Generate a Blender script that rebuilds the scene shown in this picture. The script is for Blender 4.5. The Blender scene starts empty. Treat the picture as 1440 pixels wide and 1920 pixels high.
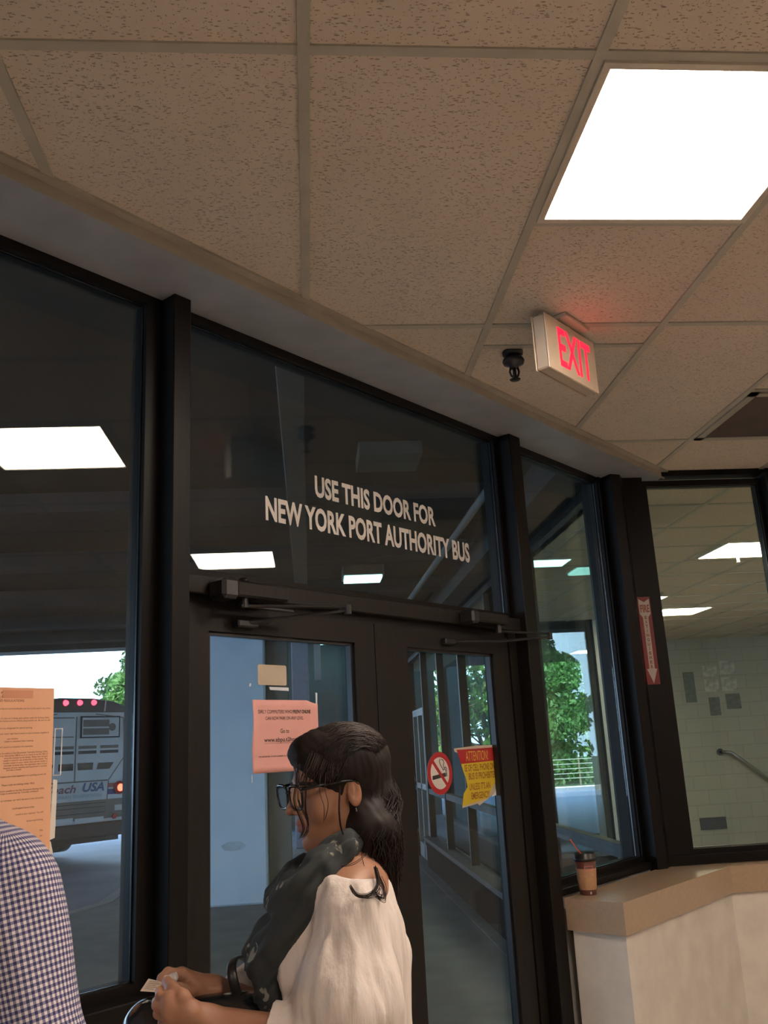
import bpy, math, random
import numpy as np
from mathutils import Vector, Matrix

# ---------------------------------------------------------------- camera, world, sun, exposure
scene = bpy.context.scene
COL = scene.collection
EYE = 1.62
def cam_axes():
    pitch, roll, yaw = 0.258819308, 0.0525556197, 0.0929077239
    cr, sr, cp, sp, cy, sy = math.cos(roll), math.sin(roll), math.cos(pitch), math.sin(pitch), math.cos(yaw), math.sin(yaw)
    Rr = np.array([[cr, 0, sr], [0, 1, 0], [-sr, 0, cr]])
    Rp = np.array([[1, 0, 0], [0, cp, -sp], [0, sp, cp]])
    Ry = np.array([[cy, sy, 0], [-sy, cy, 0], [0, 0, 1]])
    return Ry @ Rp @ Rr
RA = cam_axes()
cam_data = bpy.data.cameras.new('camera')
cam_data.sensor_fit = 'VERTICAL'
cam_data.sensor_height = 36.0
cam_data.sensor_width = 27.0
cam_data.lens = 36.0 * 1682.35 / 1920.0
cam_data.clip_start = 0.05
cam_data.clip_end = 400
cam = bpy.data.objects.new('camera', cam_data)
COL.objects.link(cam)
cam.matrix_world = Matrix(((RA[0, 0], RA[0, 2], -RA[0, 1], 0), (RA[1, 0], RA[1, 2], -RA[1, 1], 0),
                           (RA[2, 0], RA[2, 2], -RA[2, 1], EYE), (0, 0, 0, 1)))
scene.camera = cam

world = bpy.data.worlds.new('sky')
scene.world = world
world.use_nodes = True
wn = world.node_tree.nodes
wn['Background'].inputs[0].default_value = (0.52, 0.74, 1.0, 1)
wn['Background'].inputs[1].default_value = 3.8

sun_data = bpy.data.lights.new('sun', 'SUN')
sun_data.energy = 12.0
sun_data.color = (1.0, 0.96, 0.86)
sun_data.angle = 0.01
sun = bpy.data.objects.new('sun', sun_data)
COL.objects.link(sun)
sun.rotation_euler = (math.radians(38), math.radians(-22), 0)
sun.location = (0, 30, 30)

vs = scene.view_settings
vs.view_transform = 'Standard'
vs.look = 'None'
vs.gamma = 1.0
vs.use_curve_mapping = False
vs.exposure = 1.0
LAMP = 19.0            # strength of the fluorescent diffusers
LAMP_COL = (1.0, 0.83, 0.69)

# ---------------------------------------------------------------- helpers
Q2 = math.sqrt(2.0)
def SD(s, d, z):
    """storefront frame: s runs along the angled glass wall, d away from the room"""
    return ((s - d) / Q2, (s + d) / Q2, z)
def P(px, py, Y):
    """point of the plane y = Y on a sight line (authoring help for measured figures)"""
    v = RA @ np.array([px - 720.0, 1682.35, 960.0 - py])
    t = Y / v[1]
    return np.array([v[0] * t, Y, v[2] * t + EYE])
def ID(x, y, z):
    return (x, y, z)

class MB:
    def __init__(self, tf=ID):
        self.v = []; self.f = []; self.m = []; self.tf = tf; self.cur = 0
    def add(self, vs_, fs):
        b = len(self.v)
        self.v += [self.tf(*q) for q in vs_]
        self.f += [[b + i for i in f] for f in fs]
        self.m += [self.cur] * len(fs)
    def mat(self, i):
        self.cur = i; return self
    def box(self, x0, x1, y0, y1, z0, z1):
        vs_ = [(x, y, z) for x in (x0, x1) for y in (y0, y1) for z in (z0, z1)]
        self.add(vs_, [[0, 1, 3, 2], [4, 6, 7, 5], [0, 4, 5, 1], [2, 3, 7, 6], [0, 2, 6, 4], [1, 5, 7, 3]])
        return self
    def bbox(self, x0, x1, y0, y1, z0, z1, b=0.004):
        """box with chamfered edges (octagonal section in all planes)"""
        b = min(b, abs(x1 - x0) / 2.1, abs(y1 - y0) / 2.1, abs(z1 - z0) / 2.1)
        vs_ = []; idx = {}
        for ix, x in enumerate((x0, x1)):
            for iy, y in enumerate((y0, y1)):
                for iz, z in enumerate((z0, z1)):
                    sx, sy, sz = (b if ix == 0 else -b), (b if iy == 0 else -b), (b if iz == 0 else -b)
                    for a, q in enumerate(((x, y + sy, z + sz), (x + sx, y, z + sz), (x + sx, y + sy, z))):
                        idx[(ix, iy, iz, a)] = len(vs_); vs_.append(q)
        fs = []
        for i in (0, 1):
            fs.append([idx[(i, 0, 0, 0)], idx[(i, 1, 0, 0)], idx[(i, 1, 1, 0)], idx[(i, 0, 1, 0)]])
            fs.append([idx[(0, i, 0, 1)], idx[(1, i, 0, 1)], idx[(1, i, 1, 1)], idx[(0, i, 1, 1)]])
            fs.append([idx[(0, 0, i, 2)], idx[(1, 0, i, 2)], idx[(1, 1, i, 2)], idx[(0, 1, i, 2)]])
        for i in (0, 1):
            for j in (0, 1):
                fs.append([idx[(0, i, j, 1)], idx[(1, i, j, 1)], idx[(1, i, j, 2)], idx[(0, i, j, 2)]])
                fs.append([idx[(i, 0, j, 0)], idx[(i, 1, j, 0)], idx[(i, 1, j, 2)], idx[(i, 0, j, 2)]])
                fs.append([idx[(i, j, 0, 0)], idx[(i, j, 1, 0)], idx[(i, j, 1, 1)], idx[(i, j, 0, 1)]])
                for k in (0, 1):
                    fs.append([idx[(i, j, k, 0)], idx[(i, j, k, 1)], idx[(i, j, k, 2)]])
        self.add(vs_, fs); return self
    def prism(self, pts, z0, z1):
        """plan polygon extruded in z"""
        n = len(pts)
        vs_ = [(x, y, z0) for x, y in pts] + [(x, y, z1) for x, y in pts]
        fs = [list(range(n))[::-1], list(range(n, 2 * n))] + [[i, (i + 1) % n, n + (i + 1) % n, n + i] for i in range(n)]
        self.add(vs_, fs); return self
    def plate(self, pts, y0, y1):
        """polygon in x-z extruded in y"""
        n = len(pts)
        vs_ = [(x, y0, z) for x, z in pts] + [(x, y1, z) for x, z in pts]
        fs = [list(range(n)), list(range(n, 2 * n))[::-1]] + [[i, n + i, n + (i + 1) % n, (i + 1) % n] for i in range(n)]
        self.add(vs_, fs); return self
    def tube(self, pts, r, n=8, caps=True, flat=1.0):
        pts = [Vector(q) for q in pts]
        rs = r if isinstance(r, (list, tuple)) else [r] * len(pts)
        vs_ = []; up = Vector((0.13, 0.21, 0.97)).normalized(); ref = None
        for i, q in enumerate(pts):
            t = (pts[min(i + 1, len(pts) - 1)] - pts[max(i - 1, 0)])
            if t.length < 1e-9: t = Vector((0, 0, 1))
            t.normalize()
            if ref is None:
                ref = up.cross(t)
                if ref.length < 0.1: ref = Vector((1, 0, 0)).cross(t)
            ref = (ref - t * ref.dot(t)).normalized()
            bi = t.cross(ref)
            for k in range(n):
                a = 2 * math.pi * k / n
                vs_.append(tuple(q + ref * math.cos(a) * rs[i] + bi * math.sin(a) * rs[i] * flat))
        fs = []
        for i in range(len(pts) - 1):
            for k in range(n):
                a, b = i * n + k, i * n + (k + 1) % n
                fs.append([a, b, b + n, a + n])
        if caps:
            fs.append(list(range(n))[::-1]); fs.append([(len(pts) - 1) * n + k for k in range(n)])
        self.add(vs_, fs); return self
    def lathe(self, prof, c=(0, 0, 0), n=24, axis='z', caps=True):
        vs_ = []
        for r, h in prof:
            for k in range(n):
                a = 2 * math.pi * k / n
                if axis == 'z': q = (c[0] + r * math.cos(a), c[1] + r * math.sin(a), c[2] + h)
                elif axis == 'y': q = (c[0] + r * math.cos(a), c[1] + h, c[2] + r * math.sin(a))
                else: q = (c[0] + h, c[1] + r * math.cos(a), c[2] + r * math.sin(a))
                vs_.append(q)
        fs = []
        for i in range(len(prof) - 1):
            for k in range(n):
                a, b = i * n + k, i * n + (k + 1) % n
                fs.append([a, b, b + n, a + n])
        if caps:
            fs.append(list(range(n))[::-1]); fs.append([(len(prof) - 1) * n + k for k in range(n)])
        self.add(vs_, fs); return self
    def raw(self, V, F):
        b = len(self.v)
        self.v += [tuple(map(float, q)) for q in V]
        self.f += [[b + int(i) for i in f] for f in F]
        self.m += [self.cur] * len(F)
        return self
    def build(self, name, mats, parent=None, smooth=False, origin=None):
        V = np.array(self.v, dtype=float)
        lo, hi = V.min(0), V.max(0)
        if origin is None: origin = np.array([(lo[0] + hi[0]) / 2, (lo[1] + hi[1]) / 2, lo[2]])
        origin = np.array(origin, dtype=float)
        me = bpy.data.meshes.new(name)
        me.from_pydata((V - origin).tolist(), [], self.f)
        if not isinstance(mats, (list, tuple)): mats = [mats]
        for m in mats: me.materials.append(m)
        me.polygons.foreach_set('material_index', self.m)
        if smooth: me.polygons.foreach_set('use_smooth', [True] * len(me.polygons))
        me.update()
        import bmesh
        bm = bmesh.new(); bm.from_mesh(me)
        if len(bm.faces) < 60000: bmesh.ops.recalc_face_normals(bm, faces=bm.faces)
        bm.to_mesh(me); bm.free()
        o = bpy.data.objects.new(name, me)
        COL.objects.link(o)
        place(o, origin, parent)
        return o

WORLD_LOC = {}
def place(o, origin, parent):
    WORLD_LOC[o.name] = np.array(origin, dtype=float)
    if parent is not None:
        o.parent = parent
        o.location = Vector(tuple(origin - WORLD_LOC[parent.name]))
    else:
        o.location = Vector(tuple(origin))

def thing(name, label, cat, loc, group=None):
    o = bpy.data.objects.new(name, None)
    COL.objects.link(o); o.empty_display_size = 0.05
    place(o, np.array(loc, dtype=float), None)
    return tag(o, label, cat, group)
def tag(o, label, cat, group=None, kind=None):
    o['label'] = label; o['category'] = cat
    if group: o['group'] = group
    if kind: o['kind'] = kind
    return o
def struct(o, label=None):
    o['kind'] = 'structure'
    if label: o['label'] = label
    return o
def struct_empty(name, loc, label=None):
    o = bpy.data.objects.new(name, None); COL.objects.link(o); o.empty_display_size = 0.05
    place(o, np.array(loc, dtype=float), None)
    return struct(o, label)

FONT = None
def text_mesh(txt, size, bold=0.0, align='CENTER', shear=0.0, spacing=1.0):
    """returns verts (n,2) and faces of flat text, font units scaled by size"""
    cu = bpy.data.curves.new('t', 'FONT')
    cu.body = txt; cu.size = size; cu.offset = bold; cu.align_x = align; cu.shear = shear; cu.space_character = spacing
    cu.resolution_u = 3
    ob = bpy.data.objects.new('t', cu); COL.objects.link(ob)
    bpy.context.view_layer.update()
    dg = bpy.context.evaluated_depsgraph_get()
    me = bpy.data.meshes.new_from_object(ob.evaluated_get(dg))
    V = np.array([v.co[:] for v in me.vertices]).reshape(-1, 3)[:, :2]
    F = [list(p.vertices) for p in me.polygons]
    bpy.data.objects.remove(ob); bpy.data.curves.remove(cu); bpy.data.meshes.remove(me)
    return V, F
def put_text(mb, txt, height, cx, base, d, width=None, bold=0.0, align='CENTER', rot=0.0, shear=0.0, skew=0.0, thick=0.0, xs=1.0):
    """lettering lying in the x-z plane of mb's frame at depth d; fitted to a width when given"""
    size = height / 0.69
    V, F = text_mesh(txt, size, bold * size, align, shear)
    if len(V) == 0: return
    w = V[:, 0].max() - V[:, 0].min()
    k = (width / w) if width else xs
    X = V[:, 0] * k; Z = V[:, 1]
    c, s_ = math.cos(rot), math.sin(rot)
    X, Z = X * c - Z * s_, X * s_ + Z * c + X * skew
    mb.add([(cx + float(a), d, base + float(b)) for a, b in zip(X, Z)], F)

# ---------------------------------------------------------------- materials
def nmat(name):
    m = bpy.data.materials.new(name); m.use_nodes = True
    nt = m.node_tree
    return m, nt, nt.nodes['Principled BSDF']
def col4(c): return (c[0], c[1], c[2], 1)
def mat(name, c, rough=0.6, metal=0.0, spec=0.5, c2=None, nscale=8.0, bump=0.0, bscale=60.0, sub=0.0, detail=4.0, coords='Object', nstretch=None):
    m, nt, b = nmat(name)
    b.inputs['Base Color'].default_value = col4(c)
    b.inputs['Roughness'].default_value = rough
    b.inputs['Metallic'].default_value = metal
    b.inputs['Specular IOR Level'].default_value = spec
    tc = nt.nodes.new('ShaderNodeTexCoord'); src = tc.outputs[coords]
    if nstretch:
        mp = nt.nodes.new('ShaderNodeMapping'); mp.inputs['Scale'].default_value = nstretch
        nt.links.new(src, mp.inputs[0]); src = mp.outputs[0]
    n1 = nt.nodes.new('ShaderNodeTexNoise'); n1.inputs['Scale'].default_value = nscale; n1.inputs['Detail'].default_value = detail
    nt.links.new(src, n1.inputs['Vector'])
    mx = nt.nodes.new('ShaderNodeMix'); mx.data_type = 'RGBA'
    if c2 is None: c2 = tuple(x * 0.86 for x in c)
    mx.inputs[6].default_value = col4(c); mx.inputs[7].default_value = col4(c2)
    rp = nt.nodes.new('ShaderNodeValToRGB'); rp.color_ramp.elements[0].position = 0.35; rp.color_ramp.elements[1].position = 0.68
    nt.links.new(n1.outputs['Fac'], rp.inputs[0]); nt.links.new(rp.outputs[0], mx.inputs[0])
    nt.links.new(mx.outputs[2], b.inputs['Base Color'])
    if bump > 0:  # fine relief
        n2 = nt.nodes.new('ShaderNodeTexNoise'); n2.inputs['Scale'].default_value = bscale; n2.inputs['Detail'].default_value = 3
        nt.links.new(src, n2.inputs['Vector'])
        bp = nt.nodes.new('ShaderNodeBump'); bp.inputs['Strength'].default_value = bump; bp.inputs['Distance'].default_value = 0.002
        nt.links.new(n2.outputs['Fac'], bp.inputs['Height']); nt.links.new(bp.outputs[0], b.inputs['Normal'])
    if sub > 0:
        b.inputs['Subsurface Weight'].default_value = sub
        b.inputs['Subsurface Radius'].default_value = (0.02, 0.008, 0.004)
        b.inputs['Subsurface Scale'].default_value = 0.3
    return m
def emis(name, c, strength, base=(0.8, 0.8, 0.8)):
    m, nt, b = nmat(name)
    b.inputs['Base Color'].default_value = col4(base)
    b.inputs['Emission Color'].default_value = col4(c)
    b.inputs['Emission Strength'].default_value = strength
    b.inputs['Roughness'].default_value = 0.4
    return m
def glass(name, tint, refl=0.055, rough=0.0, haze=0.0, power=5.0):
    """window glass: tinted transmission with Schlick mirror reflection, same from both sides"""
    m = bpy.data.materials.new(name); m.use_nodes = True; nt = m.node_tree
    nt.nodes.clear()
    out = nt.nodes.new('ShaderNodeOutputMaterial')
    tr = nt.nodes.new('ShaderNodeBsdfTransparent'); tr.inputs[0].default_value = col4(tint)
    gl = nt.nodes.new('ShaderNodeBsdfGlossy'); gl.inputs['Roughness'].default_value = rough
    gl.inputs['Color'].default_value = (0.95, 1.0, 0.95, 1)
    lw = nt.nodes.new('ShaderNodeLayerWeight'); lw.inputs['Blend'].default_value = 0.5
    pw = nt.nodes.new('ShaderNodeMath'); pw.operation = 'POWER'; pw.inputs[1].default_value = power
    ma = nt.nodes.new('ShaderNodeMath'); ma.operation = 'MULTIPLY_ADD'; ma.inputs[1].default_value = 1 - refl; ma.inputs[2].default_value = refl
    nt.links.new(lw.outputs['Facing'], pw.inputs[0]); nt.links.new(pw.outputs[0], ma.inputs[0])
    mx = nt.nodes.new('ShaderNodeMixShader')
    nt.links.new(ma.outputs[0], mx.inputs[0]); nt.links.new(tr.outputs[0], mx.inputs[1]); nt.links.new(gl.outputs[0], mx.inputs[2])
    last = mx
    if haze > 0:
        df = nt.nodes.new('ShaderNodeBsdfDiffuse'); df.inputs[0].default_value = (0.7, 0.7, 0.68, 1)
        tc = nt.nodes.new('ShaderNodeTexCoord'); nz = nt.nodes.new('ShaderNodeTexNoise'); nz.inputs['Scale'].default_value = 3
        nt.links.new(tc.outputs['Object'], nz.inputs['Vector'])
        mm = nt.nodes.new('ShaderNodeMath'); mm.operation = 'MULTIPLY'; mm.inputs[1].default_value = haze * 2
        nt.links.new(nz.outputs['Fac'], mm.inputs[0])
        mh = nt.nodes.new('ShaderNodeMixShader')
        nt.links.new(mm.outputs[0], mh.inputs[0]); nt.links.new(mx.outputs[0], mh.inputs[1]); nt.links.new(df.outputs[0], mh.inputs[2])
        last = mh
    nt.links.new(last.outputs[0], out.inputs[0])
    return m

M = {}
M['frame'] = mat('bronze_frame', (0.0055, 0.0045, 0.0042), 0.42, 0.0, 0.16, c2=(0.009, 0.007, 0.0062), nscale=30, nstretch=(8, 8, 0.3))
M['frame_worn'] = mat('worn_bronze_frame', (0.0075, 0.006, 0.0055), 0.5, 0.0, 0.25, c2=(0.012, 0.0088, 0.007), nscale=14, nstretch=(6, 6, 0.5))
M['gasket'] = mat('glazing_gasket', (0.008, 0.008, 0.009), 0.35)
M['bead'] = mat('bare_bead_metal', (0.10, 0.10, 0.105), 0.25, 0.9)
M['trim'] = mat('painted_trim', (0.40, 0.36, 0.30), 0.55)
M['soffit'] = mat('soffit_metal', (0.37, 0.385, 0.42), 0.34, 0.15)
M['grid'] = mat('ceiling_grid_metal', (0.44, 0.41, 0.34), 0.45, 0.0)
M['wall'] = mat('painted_plaster_wall', (0.62, 0.57, 0.51), 0.55, bump=0.25, bscale=140)
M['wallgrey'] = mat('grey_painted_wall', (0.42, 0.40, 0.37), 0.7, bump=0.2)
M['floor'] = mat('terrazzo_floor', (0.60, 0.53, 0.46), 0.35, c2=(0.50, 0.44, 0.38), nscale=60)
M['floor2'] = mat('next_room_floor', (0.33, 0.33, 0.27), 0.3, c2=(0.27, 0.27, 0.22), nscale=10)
M['laminate'] = mat('tan_laminate', (0.36, 0.26, 0.175), 0.22, 0, 0.6, c2=(0.33, 0.24, 0.16), nscale=70)
M['glass'] = glass('storefront_glass', (0.91, 0.94, 0.94), 0.045, haze=0.004)
M['glass_door'] = glass('door_glass', (0.92, 0.95, 0.95), 0.035, haze=0.003)
M['glass_teal'] = glass('green_tinted_glass', (0.90, 0.96, 0.945), 0.035, power=9.0)
M['glass_right'] = glass('inner_window_glass', (0.95, 0.96, 0.91), 0.09)
M['black'] = mat('black_plastic', (0.012, 0.012, 0.013), 0.35)
M['white'] = mat('white_vinyl', (0.52, 0.48, 0.44), 0.5)
M['paper_white'] = mat('white_paper', (0.78, 0.72, 0.64), 0.7)
M['orange'] = mat('orange_paper', (0.84, 0.46, 0.27), 0.65, c2=(0.79, 0.42, 0.25), nscale=9)
M['pink'] = mat('pink_paper', (0.62, 0.31, 0.28), 0.65, c2=(0.57, 0.28, 0.25), nscale=7)
M['tan'] = mat('tan_sticker', (0.42, 0.35, 0.27), 0.6)
M['ink'] = mat('black_ink', (0.02, 0.018, 0.018), 0.6)
M['ink_brown'] = mat('faded_ink', (0.22, 0.06, 0.04), 0.6)
M['red'] = mat('red_vinyl', (0.34, 0.014, 0.018), 0.45)
M['darkred'] = mat('dark_red_vinyl', (0.16, 0.008, 0.010), 0.45)
M['yellow'] = mat('yellow_print', (0.50, 0.36, 0.015), 0.45)
M['yellow_text'] = mat('yellow_lettering', (0.55, 0.32, 0.05), 0.5)
M['tape'] = mat('clear_tape', (0.55, 0.6, 0.65), 0.3)
M['diffuser'] = emis('light_diffuser', LAMP_COL, LAMP)
M['diffuser_cool'] = emis('cool_light_diffuser', (0.40, 1.0, 0.92), 3.0)
M['diffuser_next'] = emis('next_room_diffuser', (1.0, 0.90, 0.66), 20.0)
M['lampframe'] = mat('lamp_frame', (0.62, 0.55, 0.46), 0.4)
M['exitbody'] = mat('exit_sign_housing', (0.48, 0.40, 0.32), 0.45, c2=(0.52, 0.41, 0.30), nscale=20)
M['exitface'] = mat('exit_sign_face', (0.56, 0.45, 0.33), 0.35)
M['exitletter'] = emis('exit_letter_glow', (1.0, 0.006, 0.024), 1.6, base=(0.10, 0.004, 0.006))
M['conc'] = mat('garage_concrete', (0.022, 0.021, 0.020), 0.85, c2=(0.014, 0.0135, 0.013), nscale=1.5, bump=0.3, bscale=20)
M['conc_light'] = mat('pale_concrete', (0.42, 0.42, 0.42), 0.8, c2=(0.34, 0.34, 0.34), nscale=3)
M['column'] = mat('pale_blue_paint', (0.54, 0.63, 0.74), 0.6, c2=(0.47, 0.56, 0.68), nscale=2.2, bump=0.2)
M['column2'] = mat('grey_violet_paint', (0.33, 0.33, 0.40), 0.7)
M['walk'] = mat('sidewalk_concrete', (0.19, 0.20, 0.21), 0.75, c2=(0.14, 0.15, 0.16), nscale=3, bump=0.4, bscale=50)
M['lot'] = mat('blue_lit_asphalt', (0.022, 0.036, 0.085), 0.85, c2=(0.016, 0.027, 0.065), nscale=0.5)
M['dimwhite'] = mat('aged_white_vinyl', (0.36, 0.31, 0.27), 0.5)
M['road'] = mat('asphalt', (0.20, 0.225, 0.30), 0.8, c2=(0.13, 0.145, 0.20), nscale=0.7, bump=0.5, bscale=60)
M['kerb'] = mat('kerb_concrete', (0.34, 0.34, 0.33), 0.8)
M['steel'] = mat('brushed_steel', (0.35, 0.34, 0.33), 0.3, 0.9)
M['vent'] = mat('dark_grille', (0.075, 0.06, 0.055), 0.5, 0.3)

def ceiling_mat():
    m, nt, b = nmat('acoustic_tile')
    b.inputs['Roughness'].default_value = 0.9
    tc = nt.nodes.new('ShaderNodeTexCoord')
    pits = []
    for i, (rot, sc, scl, thr) in enumerate(((0.35, (1.0, 2.8, 1), 50, 0.17), (-0.6, (1.0, 2.6, 1), 66, 0.15), (1.35, (1.0, 2.6, 1), 58, 0.14), (0.0, (1, 1, 1), 190, 0.20))):
        mp = nt.nodes.new('ShaderNodeMapping'); mp.inputs['Rotation'].default_value = (0, 0, rot); mp.inputs['Scale'].default_value = sc
        nt.links.new(tc.outputs['Object'], mp.inputs[0])
        vo = nt.nodes.new('ShaderNodeTexVoronoi'); vo.inputs['Scale'].default_value = scl
        nt.links.new(mp.outputs[0], vo.inputs['Vector'])
        se = nt.nodes.new('ShaderNodeSeparateColor'); nt.links.new(vo.outputs['Color'], se.inputs[0])
        gt = nt.nodes.new('ShaderNodeMath'); gt.operation = 'GREATER_THAN'; gt.inputs[1].default_value = 0.74
        nt.links.new(se.outputs[0], gt.inputs[0])
        mr = nt.nodes.new('ShaderNodeMapRange'); mr.inputs[1].default_value = thr; mr.inputs[2].default_value = thr + 0.14
        mr.inputs[3].default_value = 1; mr.inputs[4].default_value = 0
        nt.links.new(vo.outputs['Distance'], mr.inputs[0])
        mu = nt.nodes.new('ShaderNodeMath'); mu.operation = 'MULTIPLY'
        nt.links.new(gt.outputs[0], mu.inputs[0]); nt.links.new(mr.outputs[0], mu.inputs[1]); pits.append(mu)
    acc = pits[0]
    for q in pits[1:]:
        mxm = nt.nodes.new('ShaderNodeMath'); mxm.operation = 'MAXIMUM'
        nt.links.new(acc.outputs[0], mxm.inputs[0]); nt.links.new(q.outputs[0], mxm.inputs[1]); acc = mxm
    nz = nt.nodes.new('ShaderNodeTexNoise'); nz.inputs['Scale'].default_value = 2.0
    nt.links.new(tc.outputs['Object'], nz.inputs['Vector'])
    c1 = nt.nodes.new('ShaderNodeMix'); c1.data_type = 'RGBA'
    c1.inputs[6].default_value = (0.64, 0.55, 0.46, 1); c1.inputs[7].default_value = (0.56, 0.48, 0.39, 1)
    nt.links.new(nz.outputs['Fac'], c1.inputs[0])
    c2 = nt.nodes.new('ShaderNodeMix'); c2.data_type = 'RGBA'; c2.inputs[7].default_value = (0.34, 0.27, 0.20, 1)
    nt.links.new(acc.outputs[0], c2.inputs[0]); nt.links.new(c1.outputs[2], c2.inputs[6])
    nt.links.new(c2.outputs[2], b.inputs['Base Color'])
    iv = nt.nodes.new('ShaderNodeMath'); iv.operation = 'SUBTRACT'; iv.inputs[0].default_value = 1
    nt.links.new(acc.outputs[0], iv.inputs[1])
    bp = nt.nodes.new('ShaderNodeBump'); bp.inputs['Strength'].default_value = 0.6; bp.inputs['Distance'].default_value = 0.003
    nt.links.new(iv.outputs[0], bp.inputs['Height']); nt.links.new(bp.outputs[0], b.inputs['Normal'])
    return m
M['tile'] = ceiling_mat()
def block_mat():
    m, nt, b = nmat('painted_block_wall')
    b.inputs['Roughness'].default_value = 0.6
    tc = nt.nodes.new('ShaderNodeTexCoord')
    sp = nt.nodes.new('ShaderNodeSeparateXYZ'); cb = nt.nodes.new('ShaderNodeCombineXYZ')
    nt.links.new(tc.outputs['Object'], sp.inputs[0]); nt.links.new(sp.outputs[0], cb.inputs[0]); nt.links.new(sp.outputs[2], cb.inputs[1])
    br = nt.nodes.new('ShaderNodeTexBrick'); br.inputs['Scale'].default_value = 1.0
    br.inputs['Brick Width'].default_value = 0.4; br.inputs['Row Height'].default_value = 0.2; br.inputs['Mortar Size'].default_value = 0.008
    br.inputs['Color1'].default_value = (0.40, 0.385, 0.31, 1); br.inputs['Color2'].default_value = (0.38, 0.365, 0.295, 1)
    br.inputs['Mortar'].default_value = (0.33, 0.315, 0.255, 1)
    nt.links.new(cb.outputs[0], br.inputs['Vector']); nt.links.new(br.outputs['Color'], b.inputs['Base Color'])
    return m
M['block'] = block_mat()

# ---------------------------------------------------------------- signed distance modelling for people and soft things
def length(a): return np.sqrt((a * a).sum(-1))
def s_rc(p, a, b, ra, rb):
    a = np.asarray(a, float); b = np.asarray(b, float)
    ab = b - a; h = np.clip(((p - a) @ ab) / max(ab @ ab, 1e-9), 0, 1)
    return length(p - (a + h[:, None] * ab)) - (ra + (rb - ra) * h)
def s_el(p, c, r, R=None):
    q = p - np.asarray(c, float)
    if R is not None: q = q @ R
    r = np.asarray(r, float)
    k0 = length(q / r); k1 = length(q / (r * r)) + 1e-9
    return k0 * (k0 - 1.0) / k1
def s_sp(p, c, r): return length(p - np.asarray(c, float)) - r
def s_box(p, c, h, r, R=None):
    q = p - np.asarray(c, float)
    if R is not None: q = q @ R
    q = np.abs(q) - (np.asarray(h, float) - r)
    return length(np.maximum(q, 0)) + np.minimum(q.max(-1), 0) - r
def smin(a, b, k):
    h = np.clip(0.5 + 0.5 * (b - a) / k, 0, 1)
    return b + (a - b) * h - k * h * (1 - h)
def smax(a, b, k): return -smin(-a, -b, k)
def chain(p, pts, rs, k=0.006):
    d = None
    for i in range(len(pts) - 1):
        e = s_rc(p, pts[i], pts[i + 1], rs[i], rs[i + 1])
        d = e if d is None else smin(d, e, k)
    return d
_rng = np.random.RandomState(7)
_T = _rng.rand(32, 32, 32)
def vnoise(p, f):
    q = p * f; i = np.floor(q).astype(int); u = q - i; u = u * u * (3 - 2 * u)
    r = 0
    for dx in (0, 1):
        for dy in (0, 1):
            for dz in (0, 1):
                w = (u[:, 0] if dx else 1 - u[:, 0]) * (u[:, 1] if dy else 1 - u[:, 1]) * (u[:, 2] if dz else 1 - u[:, 2])
                r = r + w * _T[(i[:, 0] + dx) % 32, (i[:, 1] + dy) % 32, (i[:, 2] + dz) % 32]
    return r * 2 - 1
def polygonize(fn, lo, hi, h):
    lo = np.array(lo, float); hi = np.array(hi, float)
    n = np.ceil((hi - lo) / h).astype(int) + 1
    ax = [lo[i] + np.arange(n[i]) * h for i in range(3)]
    v = np.empty(n, dtype=np.float32)
    YY, ZZ = np.meshgrid(ax[1], ax[2], indexing='ij')
    step = max(1, int(200000 / (n[1] * n[2])))
    for i in range(0, n[0], step):
        xs = ax[0][i:i + step]
        pts = np.empty((len(xs), n[1], n[2], 3))
        pts[..., 0] = xs[:, None, None]; pts[..., 1] = YY; pts[..., 2] = ZZ
        v[i:i + step] = fn(pts.reshape(-1, 3)).reshape(len(xs), n[1], n[2])
    s = v < 0
    c = n - 1
    cnt = np.zeros(c, dtype=np.int8)
    for dx in (0, 1):
        for dy in (0, 1):
            for dz in (0, 1):
                cnt += s[dx:dx + c[0], dy:dy + c[1], dz:dz + c[2]]
    act = (cnt > 0) & (cnt < 8)
    I = np.argwhere(act)
    idx = -np.ones(c, dtype=np.int64); idx[act] = np.arange(len(I))
    acc = np.zeros((len(I), 3)); num = np.zeros(len(I))
    for axis in range(3):
        o1, o2 = [q for q in range(3) if q != axis]
        for a in (0, 1):
            for b in (0, 1):
                A = I.copy(); A[:, o1] += a; A[:, o2] += b
                B = A.copy(); B[:, axis] += 1
                va = v[A[:, 0], A[:, 1], A[:, 2]]; vb = v[B[:, 0], B[:, 1], B[:, 2]]
                m = (va < 0) != (vb < 0)
                t = np.where(m, va / np.where(m, va - vb, 1), 0)
                pt = (A - I).astype(float); pt[:, axis] += t
                acc += np.where(m[:, None], pt, 0); num += m
    V = lo + (I + acc / num[:, None]) * h
    F = []
    for axis in range(3):
        o1, o2 = [(1, 2), (2, 0), (0, 1)][axis]
        sl0 = [slice(None)] * 3; sl1 = [slice(None)] * 3
        sl0[axis] = slice(0, -1); sl1[axis] = slice(1, None)
        ch = s[tuple(sl0)] != s[tuple(sl1)]
        E = np.argwhere(ch)
        E = E[(E[:, o1] > 0) & (E[:, o2] > 0) & (E[:, o1] < c[o1]) & (E[:, o2] < c[o2])]
        q = []
        for a, b in ((-1, -1), (0, -1), (0, 0), (-1, 0)):
            G = E.copy(); G[:, o1] += a; G[:, o2] += b
            q.append(idx[G[:, 0], G[:, 1], G[:, 2]])
        q = np.stack(q, 1)
        inside0 = s[E[:, 0], E[:, 1], E[:, 2]]
        q[~inside0] = q[~inside0][:, ::-1]
        F.append(q)
    return V, np.concatenate(F)
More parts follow.
